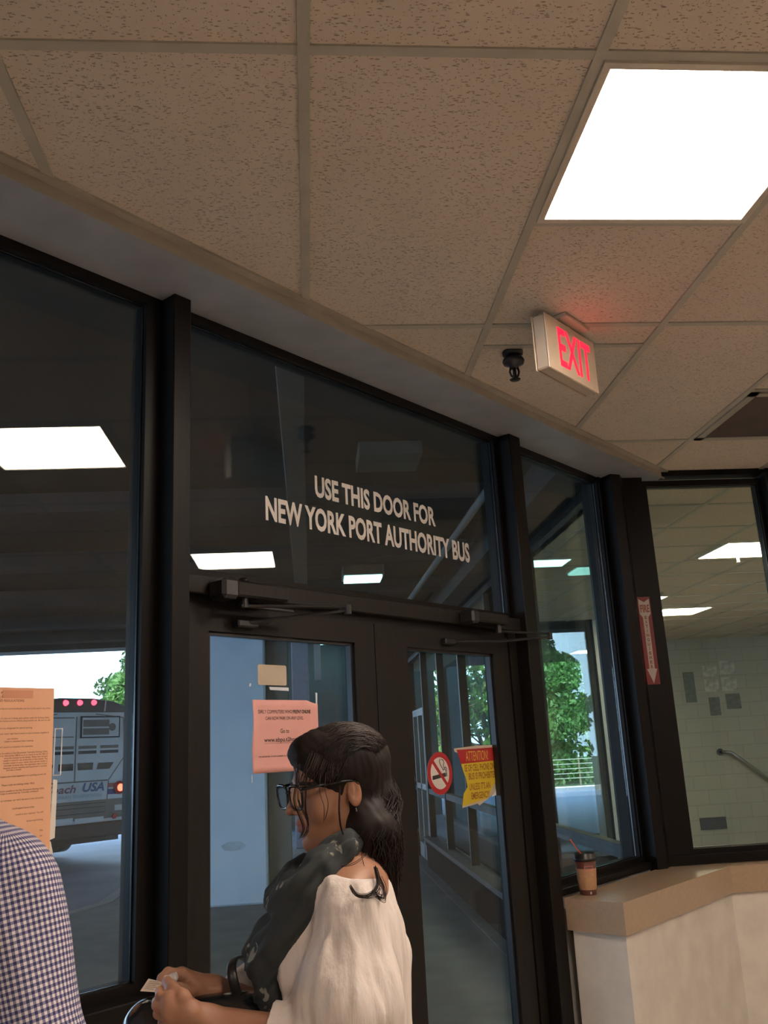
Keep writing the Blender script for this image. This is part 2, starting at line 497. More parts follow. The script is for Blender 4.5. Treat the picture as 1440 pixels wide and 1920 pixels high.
def soft(name, fn, lo, hi, h, mats, parent=None, matfn=None, extra=None, fab=None, origin=None):
    """one mesh from a distance function (plus extra MB geometry)"""
    V, F = polygonize(fn, lo, hi, h)
    mb = MB()
    mb.raw(V, F)
    if matfn is not None:
        cen = V[F].mean(1); mb.m = [int(x) for x in matfn(cen)]
    if extra is not None:
        for (v2, f2, mi) in extra:
            b = len(mb.v)
            mb.v += [tuple(map(float, q)) for q in v2]
            mb.f += [[b + int(i) for i in f] for f in f2]
            mb.m += list(mi) if hasattr(mi, '__len__') else [mi] * len(f2)
    big = len(mb.f)
    V2 = np.array(mb.v); lo2, hi2 = V2.min(0), V2.max(0)
    if origin is None: origin = np.array([(lo2[0] + hi2[0]) / 2, (lo2[1] + hi2[1]) / 2, lo2[2]])
    me = bpy.data.meshes.new(name)
    me.from_pydata((V2 - origin).tolist(), [], mb.f)
    if not isinstance(mats, (list, tuple)): mats = [mats]
    for m in mats: me.materials.append(m)
    me.polygons.foreach_set('material_index', mb.m)
    me.polygons.foreach_set('use_smooth', [True] * big)
    if fab is not None:
        at = me.attributes.new('fab', 'FLOAT_VECTOR', 'POINT')
        at.data.foreach_set('vector', fab(V2).astype(np.float32).ravel())
    me.update()
    o = bpy.data.objects.new(name, me); COL.objects.link(o)
    place(o, np.array(origin, float), parent)
    return o
# ================================================================ THE SETTING: our room
CEIL = 2.985
R2 = 2.531                                  # ceiling edge line y = x + R2 (d = 1.79)
def tilted_wall(name, s0, s1, d0, d1, z0, z1, m, label=None):
    return struct(MB(SD).box(s0, s1, d0, d1, z0, z1).build(name, m), label)

fl = MB().prism([(-4.2, -4.6), (6.2, -4.6), (6.2, 4.5), (1.6, 4.5), (-4.2, -1.3)], -0.12, 0.0).build('floor', M['floor']); struct(fl, 'dark speckled floor of the waiting room')
# ceiling tiles
cl = MB().prism([(-4.2, -4.6), (6.2, -4.6), (6.2, 4.52), (4.52 - R2, 4.52), (-4.2, -4.2 + R2)], CEIL, CEIL + 0.02).build('ceiling', M['tile'], origin=(0, 0, CEIL)); struct(cl, 'acoustic tile ceiling with speckled fissures')
g = MB()
xs = [0.0273 + 0.61 * k for k in range(-7, 11)]
BW = 0.0125
def yend(x): return min(x + R2 - 0.012, 4.5)
for x in xs:
    if -4.1 < x < 6.1: g.box(x - BW, x + BW, -4.5, yend(x), CEIL - 0.006, CEIL + 0.001)
def cross(k0, k1, y, dz=0.0005):
    x0 = max(xs[7 + k0], y - R2 + 0.02); x1 = xs[7 + k1]
    if x1 > x0: g.box(x0, x1, y - BW, y + BW, CEIL - 0.0050, CEIL + 0.001)
for k in range(-7, 10):
    for y in (-3.3785, -2.1585, -0.9385, 0.2815, 1.5015, 2.7215, 3.9415):
        if y < yend(xs[7 + k + 1]) and -4.1 < xs[7 + k]: cross(k, k + 1, y)
cross(1, 2, 2.1115); cross(5, 6, 2.1115); cross(1, 2, 2.885); cross(3, 4, 3.3315); cross(5, 6, 1.5015)
gr = g.build('ceiling_grid', M['grid'], cl)
# wall angle strip and the lowered metal soffit above the storefront
t = MB(SD)
t.box(-3.0, 4.555, 1.762, 1.795, CEIL - 0.008, CEIL + 0.001)
t.box(-3.0, 4.53, 1.79, 1.797, 2.948, CEIL - 0.008)
struct(t.build('trim_1', M['trim']), 'tan metal trim strip along the ceiling edge over the storefront')
t = MB(SD).prism([(-3.0, 1.795), (4.50, 1.795), (4.54, 1.84), (4.50, 1.90), (4.36, 2.03), (4.36, 2.12), (-3.0, 2.12)], 2.95, 2.966)
struct(t.build('trim_2', M['soffit']), 'grey metal soffit between the ceiling and the storefront glass')
t = MB().box(1.66, 6.1, 4.44, 4.52, 2.955, 2.99)
struct(t.build('trim_3', M['frame']), 'dark header over the inner window wall')

# mullions of the angled storefront
def mull(n, s0, s1, label, z1=2.95, m='frame'):
    b = MB(SD).bbox(s0, s1, 1.967, 2.10, 0, z1, 0.003)
    b.box(s0 - 0.022, s1 + 0.022, 2.03, 2.10, 0, z1)
    struct(b.build('trim_%d' % n, M[m]), label)
mull(4, 1.460, 1.522, 'dark bronze mullion left of the doors', m='frame')
mull(5, 3.268, 3.357, 'dark bronze mullion right of the doors')
mull(6, -0.62, -0.56, 'dark bronze mullion at the far left of the storefront')
b = MB(SD); b.box(4.215, 4.27, 2.02, 2.12, 0, 2.95)
bt = MB().prism([(1.566, 4.45), (1.60, 4.36), (1.655, 4.378), (1.69, 4.44), (1.797, 4.44), (1.797, 4.56), (1.62, 4.56), (1.52, 4.47)], 0, 2.952)
bb = MB(); bb.raw(b.v, b.f); bb.raw(bt.v, bt.f)
struct(bb.build('trim_7', M['frame']), 'dark bronze corner post where the storefront meets the inner window')
# header beam over the doors
b = MB(SD).bbox(1.522, 3.268, 1.995, 2.10, 2.072, 2.125, 0.003)
b.box(1.522, 3.268, 2.03, 2.10, 2.045, 2.075)
struct(b.build('trim_8', M['frame_worn']), 'dark bronze transom bar above the doors')

def window(n, s0, s1, z0, z1, m, label, fw=0.03, d=2.06, tf=SD, dd=0.03):
    """frame with stop beads and one pane; returns the parent"""
    b = MB(tf)
    b.box(s0 - fw, s1 + fw, d - dd, d + 0.04, z1, z1 + fw); b.box(s0 - fw, s1 + fw, d - dd, d + 0.04, z0 - fw, z0)
    b.box(s0 - fw, s0, d - dd, d + 0.04, z0, z1); b.box(s1, s1 + fw, d - dd, d + 0.04, z0, z1)
    fr = struct(b.build('window_%d' % n, M['frame']), label)
    q = MB(tf)
    e = 0.004
    q.box(s0, s1, d - 0.014, d - 0.008, z1 - e, z1); q.box(s0, s1, d - 0.014, d - 0.008, z0, z0 + e)
    q.box(s0, s0 + e, d - 0.014, d - 0.008, z0, z1); q.box(s1 - e, s1, d - 0.014, d - 0.008, z0, z1)
    q.build('bead', M['bead'], fr)
    MB(tf).box(s0, s1, d - 0.003, d + 0.003, z0, z1).build('pane', m, fr)
    return fr
window(1, -0.53, 1.410, 1.105, 2.922, M['glass'], 'large plate window left of the doors')
window(2, 1.560, 3.232, 2.150, 2.922, M['glass'], 'transom window above the doors with white lettering')
window(3, 3.405, 4.205, 1.070, 2.922, M['glass'], 'narrow window right of the doors above the ledge')
window(4, 1.825, 2.440, 1.085, 2.905, M['glass_right'], 'inner window to the stair hall, right of the corner post', tf=ID, d=4.49)
window(6, 2.560, 3.70, 1.085, 2.905, M['glass_right'], 'second inner window to the stair hall', tf=ID, d=4.49)
struct(MB().bbox(2.462, 2.53, 4.40, 4.55, 1.03, 2.955).build('trim_9', M['frame']), 'dark mullion between the inner windows')
struct(MB().box(3.73, 6.2, 4.46, 4.56, 0.0, 2.99).build('wall_inner', M['wall']), 'plaster wall beside the inner windows')
# low walls under the glass
tilted_wall('wall_front', -3.1, 1.46, 2.0, 2.10, 0.0, 1.075, M['wallgrey'], 'low wall under the left window')
tilted_wall('wall_front_right', 3.34, 4.35, 2.0, 2.10, 0.0, 1.03, M['wallgrey'], 'low wall under the narrow window')
tilted_wall('wall_front_left', -4.2, -0.62, 1.99, 2.12, 1.075, 2.99, M['wallgrey'], 'wall left of the storefront')
struct(MB(SD).bbox(-0.56, 1.46, 1.985, 2.10, 1.03, 1.078, 0.003).build('trim_10', M['frame']), 'dark sill under the left window')
struct(MB(SD).bbox(3.357, 4.27, 1.985, 2.10, 1.017, 1.045, 0.003).build('trim_11', M['frame']), 'dark sill under the narrow window')
struct(MB().box(1.66, 2.5, 4.43, 4.56, 1.017, 1.06).build('trim_12', M['frame']), 'dark sill under the inner window')
# room shell behind the camera
struct(MB().box(-4.3, 6.3, -4.7, -4.6, 0, 3.0).build('wall_back', M['block']), 'painted block wall behind the viewer')
struct(MB().box(-4.3, -4.2, -4.6, -1.2, 0, 3.0).build('wall_left', M['wall']), 'left wall of the waiting room')
struct(MB().box(6.2, 6.3, -4.6, 4.56, 0, 3.0).build('wall_right', M['wall']), 'right wall of the waiting room')

# doors
def door(n, s0, s1, g0, g1, label):
    b = MB(SD); zt = 2.043; d0, d1 = 2.018, 2.064
    b.box(s0, g0, d0, d1, 0.01, zt); b.box(g1, s1, d0, d1, 0.01, zt)
    b.box(g0, g1, d0, d1, 1.972, zt); b.box(g0, g1, d0, d1, 0.01, 0.26)
    o = struct(b.build('door_%d' % n, M['frame_worn']), label)
    q = MB(SD); e = 0.012
    q.box(g0, g0 + e, 2.028, 2.05, 0.26, 1.972); q.box(g1 - e, g1, 2.028, 2.05, 0.26, 1.972)
    q.box(g0, g1, 2.028, 2.05, 1.962, 1.972); q.box(g0, g1, 2.028, 2.05, 0.26, 0.27)
    q.build('gasket', M['gasket'], o)
    MB(SD).box(g0 + .002, g1 - .002, 2.050, 2.056, 0.262, 1.97).build('pane', M['glass_door'], o)
    return o
door(1, 1.526, 2.3435, 1.628, 2.243, 'left glass door in a dark bronze frame')
door(2, 2.3475, 3.186, 2.522, 3.074, 'right glass door in a dark bronze frame')
struct(MB(SD).box(3.190, 3.246, 2.012, 2.09, 0, 2.072).build('trim_13', M['frame']), 'dark jamb beside the right door')

# counter ledge in the corner
ct = MB().prism([(0.990, 3.772), (1.162, 3.580), (1.936, 4.330), (6.2, 4.330), (6.2, 4.46), (1.68, 4.46), (1.62, 4.40)], 0.898, 1.015)
o = ct.build('counter_top', M['laminate'])
tag(o, 'tan laminate ledge running along the wall under the corner windows', 'counter')
kw = MB().prism([(1.01, 3.765), (1.166, 3.602), (1.930, 4.345), (6.2, 4.345), (6.2, 4.46), (1.68, 4.46), (1.60, 4.40)], 0.0, 0.898)
struct(kw.build('wall_ledge', M['wall']), 'white plastered low wall under the tan ledge')

# ceiling lights of our room
def ceiling_light(x0, y0, label, group, w=0.585, l=0.585, z=CEIL, dm='diffuser', x_=None):
    cx, cy = x0 + w / 2, y0 + l / 2
    t = thing('ceiling_light', label, 'ceiling light', (cx, cy, z - 0.012), group)
    f = MB(); e = 0.018
    f.box(x0, x0 + w, y0, y0 + e, z - 0.012, z + 0.004); f.box(x0, x0 + w, y0 + l - e, y0 + l, z - 0.012, z + 0.004)
    f.box(x0, x0 + e, y0 + e, y0 + l - e, z - 0.012, z + 0.004); f.box(x0 + w - e, x0 + w, y0 + e, y0 + l - e, z - 0.012, z + 0.004)
    f.build('frame', M['lampframe'], t)
    MB().box(x0 + e, x0 + w - e, y0 + e, y0 + l - e, z - 0.008, z - 0.003).build('diffuser', M[dm], t)
    return t
G1 = 'square ceiling lights of the waiting room'
ceiling_light(0.650, 1.514, 'big glowing square ceiling light at the upper right of the photo', G1)
ceiling_light(3.13, 2.124, 'square ceiling light mirrored as a yellowish patch in the transom glass', G1)
ceiling_light(0.650, -0.926, 'square ceiling light directly behind the viewer', G1)
ceiling_light(3.090, -0.316, 'square ceiling light behind the viewer to the right', G1)
ceiling_light(-1.790, -2.146, 'square ceiling light near the back left of the room', G1)

# exit sign, parallel to the storefront
t = thing('exit_sign', 'cream box sign with glowing red EXIT letters hanging from the ceiling', 'exit sign', SD(2.548, 1.287, 2.769))
MB(SD).bbox(2.386, 2.714, 1.267, 1.310, 2.770, 2.957, 0.004).build('housing', M['exitbody'], t)
fp = MB(SD).bbox(2.383, 2.717, 1.2625, 1.267, 2.767, 2.960, 0.002).build('face_plate', M['exitface'], t)
MB(SD).bbox(2.383, 2.717, 1.310, 1.3145, 2.767, 2.960, 0.002).build('face_plate', M['exitface'], t)
lt = MB(SD)
put_text(lt, 'EXIT', 0.133, 2.566, 2.798, 1.2618, width=0.222, bold=0.018)
lt.build('lettering', M['exitletter'], t)
MB(SD).bbox(2.478, 2.640, 1.235, 1.345, 2.968, 2.984, 0.003).build('mounting_plate', M['exitbody'], t)
MB(SD).lathe([(0.02, 0), (0.02, 0.014)], (2.56, 1.288, 2.957), 16).build('stem', M['exitbody'], t)

# black pendant sprinkler by the exit sign
c = (0.770, 2.935)
t = thing('sprinkler_head', 'black pendant sprinkler hanging from the ceiling left of the exit sign', 'sprinkler', (c[0], c[1], 2.87))
MB().lathe([(0.038, 0.0), (0.036, -0.012), (0.022, -0.016)], (c[0], c[1], CEIL), 24).build('escutcheon', M['black'], t, True)
MB().lathe([(0.016, 0.0), (0.016, -0.012), (0.036, -0.016), (0.040, -0.024), (0.037, -0.034), (0.020, -0.040), (0.017, -0.046), (0.014, -0.052)], (c[0], c[1], CEIL - 0.012), 24).build('body', mat('dull_black_metal', (0.045, 0.042, 0.042), 0.3, 0.6), t, True)
s_ = MB()
for sgn in (-1, 1):
    s_.tube([(c[0] + sgn * 0.013, c[1], CEIL - 0.062), (c[0] + sgn * 0.017, c[1], CEIL - 0.078), (c[0] + sgn * 0.012, c[1], CEIL - 0.094), (c[0], c[1], CEIL - 0.100)], 0.004, 6)
s_.lathe([(0.008, 0.0), (0.006, 0.04)], (c[0], c[1], CEIL - 0.104), 10)
s_.build('frame_arms', M['black'], t, True)
MB().lathe([(0.017, 0.0), (0.020, 0.003), (0.006, 0.006)], (c[0], c[1], CEIL - 0.110), 16).build('deflector', M['black'], t, True)

# air vent
t = thing('air_vent', 'dark square air return grille set in the ceiling at the right edge', 'air vent', (2.162, 3.637, CEIL - 0.01))
f = MB(); x0, x1, y0, y1 = 1.872, 2.452, 3.347, 3.927
for a in ((x0, x1, y0, y0 + 0.035), (x0, x1, y1 - 0.035, y1), (x0, x0 + 0.035, y0, y1), (x1 - 0.035, x1, y0, y1)):
    f.box(a[0], a[1], a[2], a[3], CEIL - 0.012, CEIL + 0.002)
f.build('frame', M['trim'], t)
f = MB()
n = 34
for i in range(n):
    yy = y0 + 0.035 + (i + 0.5) * (y1 - y0 - 0.07) / n
    f.add([(x0 + .03, yy - 0.005, CEIL - 0.002), (x1 - .03, yy - 0.005, CEIL - 0.002), (x1 - .03, yy + 0.004, CEIL - 0.010), (x0 + .03, yy + 0.004, CEIL - 0.010),
           (x0 + .03, yy - 0.004, CEIL - 0.001), (x1 - .03, yy - 0.004, CEIL - 0.001), (x1 - .03, yy + 0.005, CEIL - 0.009), (x0 + .03, yy + 0.005, CEIL - 0.009)],
          [[0, 1, 2, 3], [7, 6, 5, 4], [0, 4, 5, 1], [3, 2, 6, 7], [0, 3, 7, 4], [1, 5, 6, 2]])
f.build('grille', M['vent'], t)
MB().box(x0 + .03, x1 - .03, y0 + .03, y1 - .03, CEIL - 0.0015, CEIL - 0.0005).build('backing', M['gasket'], t)

# door closers
t = thing('door_closer', 'dark hydraulic closer on the bar above the left door with folded arm', 'door closer', SD(1.73, 1.96, 2.03))
MB(SD).bbox(1.66, 1.862, 1.930, 1.994, 2.062, 2.108, 0.006).build('body', M['frame_worn'], t)
MB(SD).bbox(1.602, 1.662, 1.920, 1.994, 2.052, 2.112, 0.010).build('end_cap', M['black'], t)
MB(SD).lathe([(0.018, 0), (0.018, 0.006), (0.012, 0.014)], (1.705, 1.955, 2.108), 16).build('spindle_cap', M['frame'], t, True)
MB(SD).lathe([(0.012, 0), (0.012, 0.03)], (1.705, 1.955, 2.035), 12).build('spindle', M['black'], t)
a = MB(SD).bbox(1.690, 1.90, 1.948, 1.962, 2.036, 2.044, 0.002)
a.tube([(1.705, 1.955, 2.04), (1.86, 1.90, 2.045), (2.03, 1.85, 2.05)], 0.008, 8, flat=0.6)
a.build('arm', M['black'], t)
a = MB(SD).tube([(2.03, 1.85, 2.04), (1.90, 1.925, 2.022), (1.745, 1.995, 2.000)], [0.005, 0.007, 0.008], 8)
a.lathe([(0.012, 0), (0.012, 0.028)], (2.03, 1.85, 2.028), 12)
a.build('forearm', M['black'], t)
MB(SD).bbox(1.71, 1.79, 1.985, 2.018, 1.986, 2.008, 0.004).build('bracket', M['black'], t)
t = thing('door_closer', 'dark hydraulic closer above the right door with arm reaching past the mullion', 'door closer', SD(2.96, 1.96, 2.06))
MB(SD).bbox(2.862, 3.075, 1.930, 1.994, 2.078, 2.120, 0.006).build('body', M['frame_worn'], t)
MB(SD).bbox(2.820, 2.866, 1.925, 1.994, 2.070, 2.122, 0.008).build('end_cap', M['black'], t)
MB(SD).lathe([(0.012, 0), (0.012, 0.035)], (3.03, 1.955, 2.045), 12).build('spindle', M['black'], t)
a = MB(SD).tube([(3.03, 1.955, 2.052), (3.36, 1.915, 2.058)], 0.008, 8, flat=0.6)
a.build('arm', M['black'], t)
a = MB(SD).tube([(3.36, 1.915, 2.046), (3.05, 1.965, 2.015), (2.77, 2.0, 2.004)], [0.006, 0.006, 0.007], 8)
a.lathe([(0.012, 0), (0.012, 0.03)], (3.36, 1.915, 2.034), 12)
a.build('forearm', M['black'], t)
MB(SD).bbox(2.725, 2.79, 1.992, 2.018, 1.992, 2.014, 0.004).build('bracket', M['black'], t)

# ================================================================ notices
GD = 2.0495                                  # just proud of the door glass (room side)
GT = 2.0555                                  # just proud of the transom glass
GF = 2.0565
t = MB(SD)
put_text(t, 'USE THIS DOOR FOR', 0.070, 2.452, 2.469, GT, width=0.680, bold=0.034)
put_text(t, 'NEW YORK PORT AUTHORITY BUS', 0.074, 2.450, 2.350, GT, width=1.130, bold=0.034)
o = t.build('window_lettering', M['white'])
tag(o, 'two lines of white condensed lettering on the transom glass above the doors', 'lettering')

def sheet(name, pts, m, label, cat, d=GT, parent=None, th=0.0006, group=None):
    o = MB(SD).plate(pts, d - th, d).build(name, m, parent)
    if parent is None: tag(o, label, cat, group)
    return o
# orange regulations sheet
t = thing('regulations_notice', 'tall orange sheet of parking regulations taped to the left window', 'notice', SD(0.99, GT, 1.403))
sheet('sheet', [(0.785, 1.420), (1.186, 1.400), (1.180, 1.806), (0.785, 1.808)], M['orange'], None, None, GT - 0.001, t)
L = MB(SD); dd = GT - 0.0019
put_text(L, 'EAST BRUNSWICK TOWNSHIP PARKING UTILITY', 0.0058, 1.118, 1.7905, dd, width=0.20, align='RIGHT', bold=0.01)
put_text(L, 'NEW BRUNSWICK PARKING PLAZA', 0.0052, 1.104, 1.782, dd, align='RIGHT', bold=0.01)
put_text(L, 'RULES AND REGULATIONS', 0.0052, 1.104, 1.7735, dd, align='RIGHT', bold=0.01)
lines = [(1.757, 1.172, 'All parking permits are non-transferable and can not be used in any other'), (1.735, 1.170, 'If a new car is being used, please notify the Parking Utility'), (1.729, 1.172, 'of the license and you will be using another car. Be sure to call'),
 (1.712, 1.128, 'Park only in the area designated for permit parking.'), (1.700, 1.171, 'Permit must be displayed, lower right hand corner in vinyl envelope supplied to'),
 (1.6875, 1.093, 'rear window'), (1.682, 1.132, 'visible to attendant from roadway'), (1.6695, 1.131, 'Failure to comply will result in an issuance of a summons'),
 (1.656, 1.170, 'Payments may be mailed to East Brunswick Township Parking Utility,'), (1.6505, 1.170, 'East Brunswick, New Jersey 08816 so as to reach us by the 10th of'), (1.645, 1.170, 'drop box located at the facility. Please also enclose'),
 (1.6395, 1.170, 'mailed in time for use of the first of the month. The'), (1.634, 1.170, 'number noted on your check. Each permit holder is'), (1.6285, 1.170, 'renewals received after the expiration date of your'), (1.623, 1.170, 'issuance of your monthly parking permit in another'), (1.6175, 1.105, 'and stay a month'),
 (1.604, 1.168, 'must accompany your initial application to a parking permit will'), (1.585, 1.140, 'Please notify the Parking Utility Office'),
 (1.572, 1.165, 'Make checks payable to the East Brunswick Parking Utility'), (1.5665, 1.150, 'charge as authorized by Township ordinance'), (1.551, 1.165, 'to an individual, nor will it be sent in care of another'),
 (1.532, 1.142, 'handicapped license plate'), (1.5185, 1.165, 'towed at your expense. You will'), (1.502, 1.165, 'Authorized Parking'), (1.478, 1.166, '7/06'), (1.466, 1.166, 'rev.')]
for z, s1, tx in lines: put_text(L, tx, 0.0036, s1, z, dd, align='RIGHT', rot=0.012, bold=0.008)
L.build('lettering', M['ink_brown'], t)
sheet('tape', [(1.05, 1.782), (1.125, 1.782), (1.125, 1.800), (1.05, 1.800)], mat('aged_tape', (0.72, 0.32, 0.19), 0.35), None, None, GT - 0.0021, t)
# narrow plastic holder and torn paper strips beside the orange sheet
o = MB(SD)
for a in ((1.186, 1.207, 1.600, 1.602), (1.186, 1.207, 1.709, 1.711), (1.186, 1.188, 1.60, 1.711), (1.205, 1.207, 1.60, 1.711)):
    o.box(a[0], a[1], GT - 0.002, GT, a[2], a[3])
tag(o.build('sticker_outline', M['paper_white']), 'thin white rectangular outline of a sticker right of the orange notice', 'sticker')
o = sheet('paper_scrap', [(1.184, 1.455), (1.198, 1.459), (1.199, 1.590), (1.188, 1.592)], M['paper_white'], 'narrow white paper strip showing behind the orange notice', 'paper scrap')
o = sheet('paper_scrap', [(1.184, 1.415), (1.190, 1.405), (1.197, 1.408), (1.194, 1.430), (1.188, 1.452), (1.184, 1.452)], M['paper_white'], 'small torn white scrap at the lower corner of the orange notice', 'paper scrap')

# pink notice on the left door: slightly curled sheet
t = thing('parking_notice', 'pink letter sheet about online prepay taped to the left door', 'notice', SD(1.95, GD, 1.568))
b = MB(SD); N = 28; K = 12; V = []; F = []
for i in range(N + 1):
    u = i / N; zt = 1.783 - 0.012 * max(0, (u - 0.86) / 0.14)
    for k in range(K + 1):
        z = 1.572 + (zt - 1.572) * k / K
        V.append((1.809 + 0.268 * u, GD - 0.002 - 0.008 * max(0, (0.10 - u) / 0.10) ** 2 * (0.5 + 0.5 * math.sin(z * 30)) - 0.010 * max(0, (u - 0.9) / 0.1) ** 2, z))
for i in range(N):
    for k in range(K):
        a = i * (K + 1) + k; F.append([a, a + K + 1, a + K + 2, a + 1])
b.add(V, F)
bs = b.build('sheet', M['pink'], t, True)
sm = bs.modifiers.new('thickness', 'SOLIDIFY'); sm.thickness = 0.0004
L = MB(SD); dd = GD - 0.0032
put_text(L, 'DAILY COMMUTERS WHO', 0.0105, 1.904, 1.743, dd, width=0.138)
put_text(L, 'PREPAY ONLINE', 0.0105, 2.015, 1.743, dd, width=0.076, bold=0.025)
put_text(L, 'CAN NOW PARK ON ANY LEVEL', 0.0100, 1.942, 1.724, dd, width=0.158)
put_text(L, 'Go to', 0.0125, 1.941, 1.685, dd, width=0.036, bold=0.012)
put_text(L, 'www.ebpu.t2hosted.com', 0.0125, 1.955, 1.660, dd, width=0.196, bold=0.012)
L.box(1.857, 2.053, dd - 0.0001, dd, 1.6555, 1.6562)
put_text(L, 'TO REGISTER YOUR LICENSE PLATE NUMBER AND PAY ONLINE', 0.0038, 1.942, 1.6165, dd, width=0.215, bold=0.015)
L.build('lettering', M['ink'], t)
o = MB(SD).plate([(1.842, 1.827), (1.951, 1.827), (1.9555, 1.831), (1.9555, 1.884), (1.951, 1.888), (1.842, 1.888), (1.8375, 1.884), (1.8375, 1.831)], GD - 0.0006, GD).build('blank_sticker', M['tan'])
tag(o, 'plain tan rounded rectangle sticker above the pink notice', 'sticker')
GT2 = 'tape remnants on the left door'
sheet('tape_strip', [(1.886, 1.813), (1.964, 1.811), (1.964, 1.821), (1.882, 1.822)], M['tape'], 'pale horizontal tape strip just under the tan sticker', 'tape', GD, group=GT2)
sheet('tape_strip', [(2.081, 1.735), (2.086, 1.735), (2.089, 1.806), (2.081, 1.808)], M['tape'], 'pale upright tape strip at the upper right corner of the pink notice', 'tape', GD, group=GT2)
sheet('tape_strip', [(1.808, 1.548), (1.811, 1.548), (1.812, 1.570), (1.808, 1.570)], M['tape'], 'tiny pale tape end below the lower left corner of the pink notice', 'tape', GD, group=GT2)
sheet('tape_strip', [(1.803, 1.823), (1.806, 1.821), (1.811, 1.826), (1.810, 1.832), (1.804, 1.830)], M['tape'], 'tiny pale tape dot left of the horizontal strip', 'tape', GD, group=GT2)

# no smoking sticker (right door)
t = thing('no_smoking_sticker', 'round red and white no smoking sticker on the right door glass', 'sign', SD(2.7095, GD, 1.454))
c0, c1, rr = 2.7095, 1.528, 0.0745
def disc(r, n=48, cx=c0, cz=c1): return [(cx + r * math.cos(2 * math.pi * i / n), cz + r * math.sin(2 * math.pi * i / n)) for i in range(n)]
sheet('backing', disc(rr), M['white'], None, None, GD, t)
b = MB(SD); n = 56; d0, d1 = GD - 0.0014, GD - 0.0008
ri = 0.0560
for i in range(n):
    a0, a1 = 2 * math.pi * i / n, 2 * math.pi * (i + 1) / n
    b.plate([(c0 + rr * math.cos(a0), c1 + rr * math.sin(a0)), (c0 + rr * math.cos(a1), c1 + rr * math.sin(a1)), (c0 + ri * math.cos(a1), c1 + ri * math.sin(a1)), (c0 + ri * math.cos(a0), c1 + ri * math.sin(a0))], d0, d1)
ca, sa = math.cos(math.radians(-47)), math.sin(math.radians(-47)); w = 0.0065; l = 0.058
b.plate([(c0 + ca * u - sa * v, c1 + sa * u + ca * v) for u, v in ((-l, -w), (l, -w), (l, w), (-l, w))], d0, d1)
b.build('prohibition_ring', M['red'], t)
b = MB(SD); d0, d1 = GD - 0.0012, GD - 0.0007; sk = 0.10
def sl(s, z): return (c0 + s, c1 + z + s * sk)
b.plate([sl(-0.046, -0.017), sl(0.033, -0.017), sl(0.033, -0.003), sl(-0.046, -0.003)], d0, d1)
b.plate([sl(0.0355, -0.017), sl(0.038, -0.017), sl(0.038, -0.003), sl(0.0355, -0.003)], d0, d1)
b.plate([sl(0.0405, -0.017), sl(0.043, -0.017), sl(0.043, -0.003), sl(0.0405, -0.003)], d0, d1)
def ribbon(pts, w):
    for i in range(len(pts) - 1):
        (x0, z0), (x1, z1) = pts[i], pts[i + 1]
        L_ = math.hypot(x1 - x0, z1 - z0) + 1e-9; nx, nz = -(z1 - z0) / L_ * w, (x1 - x0) / L_ * w
        ex, ez = (x1 - x0) / L_ * w * .6, (z1 - z0) / L_ * w * .6
        b.plate([(c0 + x0 - ex + nx, c1 + z0 - ez + nz), (c0 + x1 + ex + nx, c1 + z1 + ez + nz), (c0 + x1 + ex - nx, c1 + z1 + ez - nz), (c0 + x0 - ex - nx, c1 + z0 - ez - nz)], d0, d1)
ribbon([(0.042, 0.004), (0.041, 0.016), (0.034, 0.020), (0.026, 0.016), (0.023, 0.026), (0.028, 0.036), (0.024, 0.045), (0.014, 0.048)], 0.0014)
ribbon([(0.0365, 0.003), (0.035, 0.012), (0.029, 0.013), (0.020, 0.010), (0.015, 0.018), (0.009, 0.024), (0.003, 0.034), (0.001, 0.043), (0.006, 0.050)], 0.0014)
b.build('cigarette_symbol', M['ink'], t)

# torn red and yellow attention poster (right door)
t = thing('attention_poster', 'torn red and yellow ATTENTION poster about phones on the right door', 'poster', SD(2.95, GD, 1.405))
d_ = GD
sheet('backing_paper', [(2.808, 1.600), (2.838, 1.592), (2.862, 1.520), (2.884, 1.478), (2.832, 1.398), (2.934, 1.406), (2.945, 1.398), (3.03, 1.428), (3.060, 1.430), (3.078, 1.440), (3.088, 1.488), (3.083, 1.617), (2.96, 1.618), (2.805, 1.612)], M['tan'], None, None, d_, t)
sheet('yellow_panel', [(2.842, 1.556), (2.868, 1.500), (2.875, 1.470), (2.847, 1.448), (2.833, 1.404), (2.925, 1.413), (3.005, 1.422), (3.040, 1.462), (3.064, 1.478), (3.083, 1.482), (3.076, 1.561)], M['yellow'], None, None, d_ - 0.0008, t)
sheet('red_banner', [(2.822, 1.606), (2.842, 1.554), (3.076, 1.558), (3.074, 1.608)], M['red'], None, None, d_ - 0.0009, t)
L = MB(SD); put_text(L, 'ATTENTION!', 0.036, 2.952, 1.563, d_ - 0.0016, width=0.150)
L.build('banner_lettering', M['yellow_text'], t)
L = MB(SD)
put_text(L, 'SE OF CELL PHONE ON', 0.0235, 2.963, 1.526, d_ - 0.0016, width=0.200, bold=0.015)
put_text(L, 'BUS IS PROHIBITED', 0.0235, 2.980, 1.495, d_ - 0.0016, width=0.186, bold=0.015)
put_text(L, "UNLESS IT'S AN", 0.0235, 2.956, 1.457, d_ - 0.0016, width=0.140, bold=0.015)
put_text(L, 'EMERGENCY!', 0.0235, 2.955, 1.424, d_ - 0.0016, width=0.120, bold=0.015)
L.build('body_lettering', mat('orange_ink', (0.22, 0.06, 0.012), 0.6), t)
sheet('torn_corner', [(3.03, 1.425), (3.070, 1.428), (3.075, 1.452), (3.093, 1.476), (3.066, 1.456), (3.055, 1.44)], mat('torn_white_paper', (0.62, 0.66, 0.68), 0.6), None, None, d_ - 0.0010, t)

